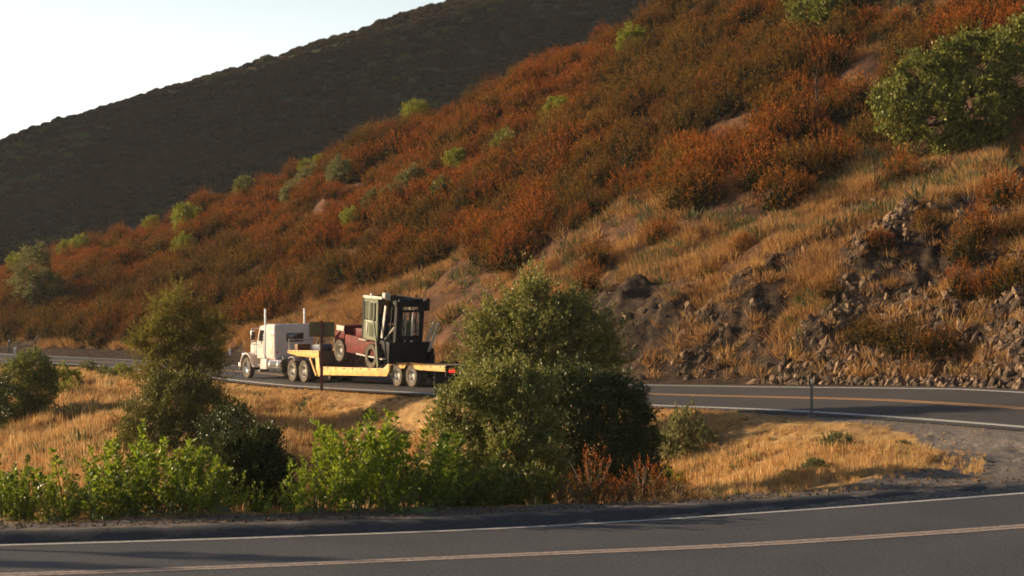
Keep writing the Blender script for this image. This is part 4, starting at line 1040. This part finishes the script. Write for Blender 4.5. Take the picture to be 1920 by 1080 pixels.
# ------------------------------------------------------------------ tractor
yawT = math.atan2(.86, -.51)
lf = Vector((-.86, -.51))
T = thing('semi_truck', 'cream long nosed semi truck with flat topped sleeper and tall chrome exhaust stacks', 'truck')
place_on_road(T, Vector((-10.2, 91.5))-lf*1.2, yawT, (-.66, 6.28))
m = MB(); m.span(-1.5, 6.9, .36, .44, .62, .88); m.span(-1.5, 6.9, -.44, -.36, .62, .88)
for x in (-1.4, .0, 1.6, 3.2, 6.6): m.span(x-.06, x+.06, -.36, .36, .66, .84)
m.cyl((-.66, -1.0, .52), (-.66, 1.0, .52), .09, seg=10); m.cyl((.66, -1.0, .52), (.66, 1.0, .52), .09, seg=10); m.cyl((6.28, -.95, .48), (6.28, .95, .48), .06, seg=8)
m.build('chassis', M['black_iron'], T)
# sleeper: flat topped box with rounded corners
m = MB(); m.box((3.62, 0, 1.86), (1.18, 2.16, 1.74), 0.17, seg=5)
slp = m.build('sleeper', M['cream_paint'], T)
m = MB(); m.box((3.024, -.02, 2.07), (0.03, .92, .44), 0.02); m.build('rear_window', M['dark_glass'], slp)
m = MB(); m.box((3.6, 1.085, 1.55), (.62, .02, .66), 0.01); m.build('locker_door', M['cream_paint'], slp)
m = MB()
for y in (-.95, .95): m.box((3.02, y, 1.35), (.03, .10, .10), .02)
m.build('load_light', M['red_lens_off'], slp)
m = MB(); m.span(3.012, 3.024, -.9, .9, 1.50, 1.515); m.span(3.0, 3.03, -.9, -.55, 2.45, 2.5); m.span(3.0, 3.03, .55, .9, 2.45, 2.5); m.box((3.3, 1.088, 2.25), (.3, .015, .22), .01); m.build('vent_trim', M['dull_steel'], slp)
# cab
m = MB(); m.prism([(4.2, 1.0), (4.2, 2.62), (4.45, 2.68), (5.05, 2.62), (5.32, 2.0), (5.42, 1.85), (5.42, 1.0)], -1.0, 1.0, 0.06)
cab = m.build('cab', M['cream_paint'], T)
m = MB(); m.prism([(4.42, 1.88), (4.42, 2.42), (4.95, 2.42), (5.18, 1.95), (5.18, 1.88)], .99, 1.015); m.build('side_window', M['dark_glass'], cab)
m = MB(); m.prism([(4.42, 1.88), (4.42, 2.42), (4.95, 2.42), (5.18, 1.95), (5.18, 1.88)], -1.015, -.99); m.build('side_window', M['dark_glass'], cab)
m = MB(); m.bar((5.09, .46, 2.56), (5.36, .46, 1.92), .84, .02); m.bar((5.09, -.46, 2.56), (5.36, -.46, 1.92), .84, .02); m.build('windscreen', M['dark_glass'], cab)
m = MB(); m.span(4.38, 5.25, .995, 1.012, 1.08, 1.8); d_ = m.build('door', M['cream_paint'], cab)
m = MB(); m.span(5.07, 5.12, 1.0, 1.05, 1.55, 1.6); m.build('handle', M['chrome'], d_)
m = MB(); m.tube([(4.32, 1.06, 1.2), (4.32, 1.1, 1.3), (4.32, 1.1, 2.2), (4.32, 1.06, 2.3)], .022, 6); m.build('grab_rail', M['chrome'], cab)
m = MB()
for y in (-.5, 0, .5): m.box((5.05, y, 2.70), (.12, .09, .06), .02)
m.build('marker_lights', amber, cab)
# hood, grille, air cleaners
m = MB(); m.prism([(5.43, .98), (5.43, 1.86), (6.2, 1.84), (6.95, 1.76), (7.12, 1.66), (7.14, .85), (6.9, .8), (6.9, 1.0)], -.62, .62, 0.05)
hood = m.build('hood', M['cream_paint'], T)
m = MB(); m.box((7.16, 0, 1.27), (.05, 1.0, .78), .03); m.build('grille', M['chrome'], hood)
m = MB(); m.tube([(7.0, 0, 1.76), (7.06, 0, 1.86)], .02, 6); m.build('ornament', M['chrome'], hood)
for s in (1, -1):
    m = MB(); m.cyl((5.66, s*.82, 1.18), (5.66, s*.82, 1.78), .19, seg=20); m.cyl((5.66, s*.82, 1.78), (5.66, s*.82, 1.86), .15, .06, seg=20); m.build('air_cleaner', M['chrome'], T)
    m = MB()                                           # front fender: arch over the wheel sweeping back to the running board
    arc = [(6.28+.68*math.cos(a), .56+.64*math.sin(a)) for a in np.linspace(R(-2), R(150), 14)]+[(5.45, .62), (5.30, .56)]
    arc2 = [(x+.0, z+.05) if i > 12 else (6.28+.74*math.cos(a), .56+.71*math.sin(a)) for i, ((x, z), a) in enumerate(zip(arc, list(np.linspace(R(-2), R(150), 14))+[0, 0]))]
    for i in range(len(arc)-1):
        a, b, c, d = arc[i], arc[i+1], arc2[i+1], arc2[i]; m.prism([a, b, c, d], s*.60, s*1.24)
    # skirt between fender and frame, rear inner panel
    m.prism([(5.2, .56), (5.65, .60), (5.72, .95), (5.5, 1.2), (5.2, 1.2)], s*.6, s*.66)
    fen = m.build('front_fender', M['cream_paint'], T)
    m = MB(); m.cyl((6.98, s*.94, 1.16), (7.16, s*.94, 1.16), .11, .13, seg=16); m.build('headlight', M['chrome'], T)
    # stacks
    m = MB(); m.cyl((4.16, s*1.06, 1.0), (4.16, s*1.06, 2.3), .088, seg=16); m.cyl((4.16, s*1.06, 2.3), (4.16, s*1.06, 3.48), .066, seg=16); m.cyl((4.16, s*1.06, .74), (4.16, s*1.06, 1.0), .05, seg=12)
    m.build('exhaust_stack', M['chrome'], T)
    # west coast mirror
    m = MB(); m.tube([(5.0, s*1.0, 2.52), (5.12, s*1.40, 2.50), (5.12, s*1.40, 1.72), (5.0, s*1.0, 1.70)], .018, 6)
    mf = m.build('mirror_bracket', M['chrome'], T)
    m = MB(); m.box((5.12, s*1.34, 2.14), (.08, .22, .5), .03); m.build('mirror', M['chrome'], mf)
    m = MB(); m.box((5.076, s*1.34, 2.14), (.012, .18, .44), .004); m.build('mirror_glass', M['dark_glass'], mf)
    # tanks and steps
    m = MB(); m.cyl((2.15, s*.88, .69), (3.72, s*.88, .69), .33, seg=28); tk = m.build('fuel_tank', M['chrome'], T)
    m = MB()
    for x in (2.45, 3.42): m.cyl((x-.04, s*.88, .69), (x+.04, s*.88, .69), .338, seg=28)
    m.build('strap', M['dull_steel'], tk)
    m = MB(); m.box((4.2, s*.92, .74), (.72, .52, .50), .04); m.build('battery_box', M['cream_paint'] if s > 0 else M['chrome'], T)
    m = MB(); m.span(4.62, 5.2, s*.66, s*1.18, .36, .42, .01); m.span(4.62, 5.2, s*.9, s*1.18, .66, .71, .01); m.span(4.60, 4.64, s*.66, s*1.18, .36, .72); m.build('step', M['chrome'], T)
    # drives: quarter fender and flap
    m = MB(); arc = [(.66+.60*math.cos(a), .56+.60*math.sin(a)) for a in np.linspace(R(60), R(135), 8)]
    for i in range(7): a, b = arc[i], arc[i+1]; m.prism([a, b, (b[0]+(b[0]-.66)*.05, b[1]+(b[1]-.56)*.05), (a[0]+(a[0]-.66)*.05, a[1]+(a[1]-.56)*.05)], s*.64, s*1.26)
    m.build('quarter_fender', M['cream_paint'], T)
    m = MB(); m.span(-1.42, -1.40, s*.64, s*1.24, .16, .95); m.build('mud_flap', M['rubber_black'], T)
    wheel(T, 6.28, s*1.07, .52, .28, s, 'chrome')
    for x in (-.66, .66):
        wheel(T, x, s*1.09, .52, .27, s, 'rim', dished=True); wheel(T, x, s*.77, .52, .27, s, 'rim', dished=True)
m = MB(); m.box((7.28, 0, .58), (.09, 2.4, .36), .04); m.build('bumper', M['chrome'], T)
m = MB(); m.lathe([(.02, .0), (.46, 0), (.46, .08), (.02, .1)], seg=20); o = m.build('fifth_wheel', M['black_iron'], T, loc=(0, 0, .96), rot=(PI/2, 0, 0))
m = MB(); m.span(2.75, 2.98, -.75, .75, .95, 1.12); m.span(1.0, 2.9, -.35, .35, .90, .94); m.build('deck_plate', M['dull_steel'], T)

# ------------------------------------------------------------------ lowboy trailer
yawL = math.atan2(.84, -.543); lfL = Vector((-.84, -.543))
K = thing('lowboy_trailer', 'yellow lowboy trailer with gooseneck carrying the forklift behind the truck', 'trailer')
place_on_road(K, Vector((-4.7, 83.0))-lfL*1.25, yawL, (-.6, 9.6))
DK = .72; TOP = .96
m = MB()
for s in (1, -1):
    y0, y1 = s*1.17, s*1.27
    m.prism([(1.35, TOP), (1.15, .72), (1.45, .42), (8.05, .36), (8.15, DK+.04), (1.75, DK+.04)], y0, y1, .01)
side = m.build('main_beam', M['trailer_yellow'], K)
m = MB()
for s in (1, -1):
    y0, y1 = s*1.17, s*1.272
    # rear frame over the wheels with arched cut-outs
    def arch(cx, r): return [(cx+r*math.cos(a), .47+r*math.sin(a)) for a in np.linspace(R(35), R(145), 7)]
    m.prism([(1.36, TOP), (1.16, .67)]+arch(.70, .56)+arch(-.58, .56)+[(-1.35, .74), (-3.6, .70), (-3.62, TOP)], y0, y1, .008)
m.build('rear_frame', M['trailer_yellow'], K)
m = MB(); m.span(1.4, 8.1, -1.17, 1.17, DK-.10, DK); m.build('deck', M['deck_wood'], K)
m = MB(); m.span(-3.6, 1.36, -1.17, 1.17, TOP-.10, TOP-.01); m.bar((1.36, 0, TOP-.06), (1.9, 0, DK-.04), 2.34, .06); m.build('rear_deck', M['deck_wood'], K)
m = MB(); m.span(-3.66, -3.60, -1.28, 1.28, .50, TOP); m.build('bumper', M['black_iron'], K)
for s in (1, -1):
    m = MB(); m.box((-3.69, s*.98, .74), (.06, .34, .16), .02); m.build('tail_light', red_l, K)
# gooseneck
GT = 1.50
m = MB()
for s in (1, -1):
    m.prism([(7.95, GT), (7.95, GT-.30), (8.6, GT-.34), (10.2, GT-.26), (11.2, GT-.14), (11.2, GT)], s*1.17, s*1.26, .01)
gn = m.build('gooseneck', M['trailer_yellow'], K)
m = MB(); m.span(7.95, 11.2, -1.17, 1.17, GT-.12, GT-.06); m.span(7.93, 8.02, -1.17, 1.17, DK+.02, GT-.02); m.build('gooseneck_deck', M['deck_wood'], K)
m = MB()
for s in (1, -1):
    m.prism([(7.86, .30), (8.22, .30), (8.3, GT-.3), (7.94, GT-.3)], s*1.175, s*1.25, .01)
    m.bar((8.12, s*1.29, .34), (8.75, s*1.29, GT-.34), .07, .10)
m.build('gooseneck_post', M['trailer_yellow'], K)
m = MB()
for y in (-.45, -.75): m.bar((10.2, y, GT-.02), (8.1, y, DK+.12), .16, .20, .01)
m.build('gooseneck_brace', M['trailer_yellow'], K)
m = MB()
for i in range(9): m.box((8.2+i*.36, 1.266, GT-.06), (.07, .02, .05), 0)
for i in range(8): m.box((2.2+i*.8, 1.276, DK-.01), (.09, .03, .05), 0)
for i in range(5): m.box((-3.2+i*.8, 1.278, TOP-.06), (.08, .02, .05), 0)
m.build('stake_pockets', M['rubber_black'], K)
m = MB(); m.box((9.6, .25, GT+.10), (.8, .6, .34), .06); m.cyl((9.1, .0, GT+.13), (9.1, .6, GT+.13), .17, seg=14); m.cyl((9.9, .3, GT+.2), (9.9, .3, GT+.42), .06, seg=8); m.build('hydraulic_unit', M['blue_steel'], K)
m = MB(); m.cyl((9.3, -.75, GT+.10), (9.3, -.35, GT+.10), .17, seg=16); m.cyl((9.3, -.80, GT+.10), (9.3, -.75, GT+.10), .22, seg=16); m.build('chain_drum', M['blue_steel'], K)
m = MB(); m.box((10.6, .75, GT+.12), (.30, .70, .34), .02); m.build('tool_box', M['orange_box'], K)
m = MB(); m.tube([(11.1, 1.22, GT), (11.1, 1.22, GT+.55)], .03, 6); m.tube([(11.1, -1.22, GT), (11.1, -1.22, GT+.55)], .03, 6); m.tube([(11.1, -1.22, GT+.5), (11.1, 1.22, GT+.5)], .03, 6); m.build('headboard_rail', M['pale_paint'], K)
for x in (.70, -.58):
    for s in (1, -1): wheel(K, x, s*1.06, .475, .26, s, 'rim', dished=True); wheel(K, x, s*.76, .475, .26, s, 'rim', dished=True)
m = MB()
for x in (.70, -.58): m.cyl((x, -.95, .475), (x, .95, .475), .075, seg=10)
m.span(-2.4, 1.2, -.5, -.4, .5, .8); m.span(-2.4, 1.2, .4, .5, .5, .8); m.build('axles', M['black_iron'], K)
m = MB()
for s in (1, -1): m.span(-2.62, -2.60, s*.7, s*1.22, .18, .72)
m.build('mud_flap', M['rubber_black'], K)

# ------------------------------------------------------------------ forklift riding on the lowboy (mast towards the trailer's tail)
Lf = thing('forklift', 'old maroon forklift with olive cab and black mast, chained on the yellow trailer', 'forklift')
tilt = -R(5.5)
def on_trailer(x, y, z): return K.matrix_basis @ Vector((x, y, z))
bpy.context.view_layer.update()
Kp = K.rotation_euler
KM = Matrix.Translation(K.location) @ K.rotation_euler.to_matrix().to_4x4()
FM = KM @ Matrix.Translation((3.15, 0.02, DK+.0)) @ Matrix.Rotation(tilt, 4, 'Y')
Lf.scale = (.97, .97, .97); Lf.location = FM.to_translation(); Lf.rotation_euler = FM.to_euler()
# local: x = 0 at the drive axle, +x towards the truck (the counterweight end), -x towards the mast
WB = 3.25
RW, RD = .52, .575
m = MB()   # low chassis sides
for s in (1, -1):
    m.prism([(-.2, .62), (.62, .50), (WB-.55, .50), (WB-.40, .62), (WB-.40, 1.32), (1.5, 1.32), (.75, 1.28), (-.2, 1.2)], s*.80, s*1.0, .02)
m.span(.3, WB-.4, -.8, .8, .52, 1.2)
m.build('body', M['lift_red'], Lf)
m = MB(); m.prism([(1.55, 1.28), (1.55, 1.70), (WB+.25, 1.58), (WB+.3, 1.2)], -.62, .62, .05); m.build('engine_hood', M['maroon'], Lf)
m = MB(); m.prism([(WB-.35, 1.08), (WB-.35, 1.74), (WB+.45, 1.70), (WB+.56, 1.45), (WB+.60, .75), (WB+.54, .60), (WB+.50, 1.08)], -1.02, 1.02, .06); cw = m.build('counterweight', M['maroon'], Lf)
m = MB(); m.box((WB+.05, 1.03, 1.58), (.75, .03, .24), .01); m.build('lit_side_panel', M['pale_paint'], cw)  # pale panel paints the sunlight on the counterweight's left side
m = MB(); m.span(-.9, 1.6, .78, 1.06, .50, .56); m.span(.55, 1.2, 1.0, 1.16, 1.24, 1.28); m.build('running_board', M['pale_paint'], Lf)
# cab: left side panel wall with window, rear wall, roof; open to the mast side
x0, x1, zb, zt = -.10, 1.35, 1.28, 3.22
m = MB()
for s in (1, -1):
    y0, y1 = s*.84, s*.90
    m.prism([(x0, zb), (x0+.16, zb), (x0+.22, zt), (x0+.06, zt)], y0, y1)               # front post
    m.prism([(x0+.15, zb), (x1-.12, zb), (x1-.12, 2.18), (x0+.18, 2.18)], y0, y1)          # lower panel
    m.prism([(x0+.21, 3.02), (x1-.12, 3.02), (x1-.12, zt), (x0+.22, zt)], y0, y1)         # header
    m.prism([(.70, 2.18), (.82, 2.18), (.82, 3.02), (.70, 3.02)], y0, y1)                 # mullion
    m.prism([(x0-.62, .02), (x0-.48, .02), (x0-.22, 1.3), (x0+.14, 2.3), (x0+.02, 2.3), (x0-.34, 1.3)], s*1.08, s*1.14, .01)  # long front leg
m.span(x1-.05, x1, -.84, .84, zb, 1.9)
cabf = m.build('cab', M['cab_green'], Lf)
m = MB()
for s in (1, -1): m.prism([(x1-.119, zb), (x1+.06, zb), (x1+.06, zt-.02), (x1-.119, zt-.02)], s*.84, s*.90)
m.build('rear_post', M['black_iron'], cabf)
m = MB(); m.span(x1-.03, x1+.005, -.80, .80, 1.95, 3.1); m.build('rear_window', M['dark_glass'], cabf)
m = MB()
m.span(.84, x1-.13, .862, .878, 2.22, 3.0); m.span(.84, x1-.13, -.878, -.862, 2.22, 3.0); m.build('side_window', M['cab_glass'], cabf)
m = MB(); m.span(.28, .68, .862, .878, 2.24, 2.98); m.span(.3, .66, .905, .915, 1.45, 2.02); m.build('door_window', M['cab_glass'], cabf)
m = MB()
m.tube([(.24, .92, 2.16), (.24, .92, 3.0), (.42, .92, 3.08), (.56, .92, 3.0), (.56, .92, 2.16)], .025, 6); m.box((.55, .915, 2.14), (.9, .03, .07), .01); m.box((.9, .915, 1.82), (.12, .03, .5), .01); m.build('door_frame', M['pale_paint'], cabf)
m = MB()
for s in (1, -1): m.bar((x1+.05, s*.86, zt+.05), (-1.05, s*.80, zt+.06), .08, .08)
for q in range(7): x = x1-.1-q*.36; m.bar((x, -.86, zt+.05), (x, .86, zt+.05), .06, .05)
m.bar((-1.04, -.84, zt+.06), (-1.04, .84, zt+.06), .08, .08)
m.build('overhead_guard', M['black_iron'], Lf)
m = MB(); m.bar((x1+.0, .91, zt+.02), (-.45, .91, zt+.08), .05, .13, .01); m.box((-.55, .75, zt+.2), (.28, .3, .26), .04); m.box((.9, .7, zt+.12), (.14, .14, .14), .03); m.box((-.8, .2, zt-.08), (.3, .5, .2), .04); m.build('work_lights', M['pale_paint'], Lf)
m = MB(); m.box((.72, 0, 1.62), (.5, .5, .25), .06); m.box((.95, 0, 2.0), (.14, .48, .75), .06); m.build('seat', M['rubber_black'], Lf)
m = MB(); m.tube([(0, .1, 1.3), (.2, .1, 1.95)], .03, 8); m.lathe([(.19, -.015), (.21, 0), (.19, .015)], c=(.22, .1, 1.97), seg=20); m.build('steering_column', M['black_iron'], Lf)
m = MB(); m.tube([(WB-.1, .3, 1.85), (1.45, .5, 3.0)], .022, 6); m.tube([(WB-.1, -.3, 1.85), (1.45, -.5, 3.0)], .022, 6); m.tube([(1.9, .45, 1.85), (1.9, .45, 2.3), (1.8, .45, 2.42)], .05, 8); m.build('exhaust_pipe', M['maroon'], Lf)
# mast: two nested pairs of channels leaning back, cross members, chains
def mast_pt(y, z, off=0): return (-1.30-off-(z-.2)*0.045, y, z)
m = MB()
for s in (1, -1):
    m.bar(mast_pt(s*.64, .10), mast_pt(s*.64, 3.20), .15, .24, .01); m.bar(mast_pt(s*.50, .10, .06), mast_pt(s*.50, 3.30, .06), .10, .18, .01)
    m.bar(mast_pt(s*.30, .2, .1), mast_pt(s*.30, 2.9, .1), .04, .04)
m.bar(mast_pt(-.76, 3.10), mast_pt(.76, 3.10), .24, .24, .01); m.bar(mast_pt(-.62, 3.26, .05), mast_pt(.62, 3.26, .05), .16, .12, .01); m.bar(mast_pt(-.64, 2.78), mast_pt(.64, 2.78), .16, .10); m.bar(mast_pt(-.64, 1.55), mast_pt(.64, 1.55), .2, .2)
m.box(mast_pt(-.80, 3.08, .1), (.34, .20, .56), .03)
mast = m.build('mast', M['black_iron'], Lf)
m = MB()
for y in (.2, -.2): m.cyl(mast_pt(y, .5, .02), mast_pt(y, 2.5, .02), .06, seg=12); m.cyl(mast_pt(y, 2.5, .02), mast_pt(y, 3.15, .02), .035, seg=10)
m.build('lift_cylinder', M['dull_steel'], mast)
m = MB()
for s in (1, -1): m.cyl((-.15, s*.60, 1.25), (-1.25, s*.60, 2.1), .045, seg=10)
m.bar((-.35, .80, 1.45), (-.62, .80, 2.95), .05, .16); m.tube([(-.3, .4, 1.3), (-.5, .4, 2.9)], .02, 6); m.tube([(-.25, -.3, 1.3), (-.7, -.35, 2.95)], .02, 6)
m.build('tilt_cylinder', M['pale_paint'], Lf)
# front frame plate, carriage and forks
m = MB(); m.prism([(-.4, .12), (-1.2, .08), (-1.2, 1.30), (-.1, 1.36)], -1.0, .80, .03); m.build('axle_housing', M['black_iron'], Lf)
m = MB(); m.bar(mast_pt(-1.1, .35, .25), mast_pt(1.1, .35, .25), .10, .16, .01); m.bar(mast_pt(-1.12, 1.28, .25), mast_pt(1.12, 1.28, .25), .10, .18, .01)
for y in (-1.06, -.5, 0, .5, 1.06): m.bar(mast_pt(y, .3, .24), mast_pt(y, 1.3, .24), .10, .07)
m.box(mast_pt(0, .8, .22), (.04, 2.16, 1.0)); m.build('carriage', M['black_iron'], Lf)
m = MB()
for y in (-.35, -.62):
    m.bar(mast_pt(y-.1, .10, .36), mast_pt(y-.1, 1.30, .36), .13, .07, .01)
m.bar(mast_pt(-.45, .12, .36), mast_pt(-.45, .12, 1.25), .13, .06, .01); m.bar(mast_pt(-.72, .12, .36), mast_pt(-.72, .12, 1.25), .13, .06, .01)
m.build('fork', M['black_iron'], Lf)
m = MB()
for dx in (0, .42):
    a = Vector(mast_pt(-.92, .95, -.05+dx)); b = Vector(mast_pt(-.95, 2.30, .62+dx)); m.cyl(a, a.lerp(b, .30), .07, seg=10)
    m.cyl(a.lerp(b, .30), b, .065, seg=10)
ar = m.build('side_shift_arm', M['fork_steel'], Lf)
m = MB(); a = Vector(mast_pt(-1.0, .85, .50)); m.bar(mast_pt(-1.0, .15, .22), a+Vector((-.12, 0, .25)), .08, .12); m.bar(mast_pt(-1.0, .9, .2), a+Vector((-.2, 0, .1)), .08, .1); m.span(-1.95, -1.2, -1.12, -1.0, .15, .85, .02); m.build('arm_mount', M['black_iron'], Lf)
m = MB()
for a_, b_ in (((.9, 1.02, .62), (1.5, 1.18, .05)), ((-1.3, .5, .5), (-.7, 1.18, .16))): m.tube([a_, b_], .018, 6)
m.build('tie_down_chain', M['black_iron'], Lf)
wheel(Lf, 0.12, .92, RD, .36, 1, 'black_iron', z=RD, dished=True); wheel(Lf, 0.12, -.92, RD, .36, -1, 'black_iron', z=RD, dished=True)
wheel(Lf, WB, .95, RW, .30, 1, 'pale_paint', z=RW, dished=True); wheel(Lf, WB, -.95, RW, .30, -1, 'pale_paint', z=RW, dished=True)
m = MB(); m.cyl((WB, -.9, RW), (WB, .9, RW), .1, seg=10); m.cyl((.12, -.9, RD), (.12, .9, RD), .14, seg=10); m.build('axle', M['black_iron'], Lf)

# ------------------------------------------------------------------ signs and markers
p = Gi(603, 84.6)
S = thing('road_sign', 'blank olive back of a rectangular sign on a rusty post before the trailer', 'sign', p)
m = MB(); m.box((0, 0, 1.50), (.13, .10, 3.2), .01); m.build('post', M['rusty_post'], S)
m = MB(); m.box((0.0, .085, 2.72), (1.12, .012, .66), .004)
pn = m.build('panel', M['sign_back'], S)
m = MB(); m.box((0, .066, 2.9), (.5, .02, .04)); m.box((0, .066, 2.5), (.5, .02, .04)); m.build('bracket', M['rusty_post'], pn)
def marker(px, D, h, w_, lb, m_post, m_top, zf=Gi, tw=None):
    p = zf(px, D) if zf else None
    t = thing('marker_post', lb, 'marker', p)
    m = MB(); m.box((0, 0, h/2-.1), (w_, .035, h+.2), .01); m.build('post', M[m_post], t)
    m = MB(); m.box((0, -.022, h-.12), (w_*.8, .012, .16), .003); m.build('reflector', M[m_top], t)
marker(1522, 63.0, 1.30, .095, 'slim dark grey marker post on the inner verge of the far road', 'marker_grey', 'dull_steel')
marker(431, 119, .42, .12, 'tiny white marker post beyond the road, left of the truck', 'marker_white', 'marker_white', Hh)
marker(28, 133, .55, .22, 'short pale marker post across the road at the far left', 'pale_paint', 'marker_white', Hh)
marker(17, 134.5, .95, .10, 'white topped marker post at the left edge beside the short pale one', 'marker_grey', 'marker_white', Hh)
#PART4

# ================================================================== HAZE
m = MB(); m.span(-900, 900, -12, 1100, -10.5, 210)
vm = bpy.data.materials.new('haze_air'); vm.use_nodes = True; vn = vm.node_tree; vn.nodes.remove(vn.nodes['Principled BSDF'])
pv = vn.nodes.new('ShaderNodeVolumePrincipled'); pv.inputs['Color'].default_value = (0.86, 0.90, 0.95, 1); pv.inputs['Density'].default_value = 0.00012; pv.inputs['Anisotropy'].default_value = 0.3
vn.links.new(pv.outputs[0], vn.nodes['Material Output'].inputs['Volume'])
tag(m.build('haze', vm, smooth=False), 'thin pale air over the far hill', 'haze', kind='stuff')
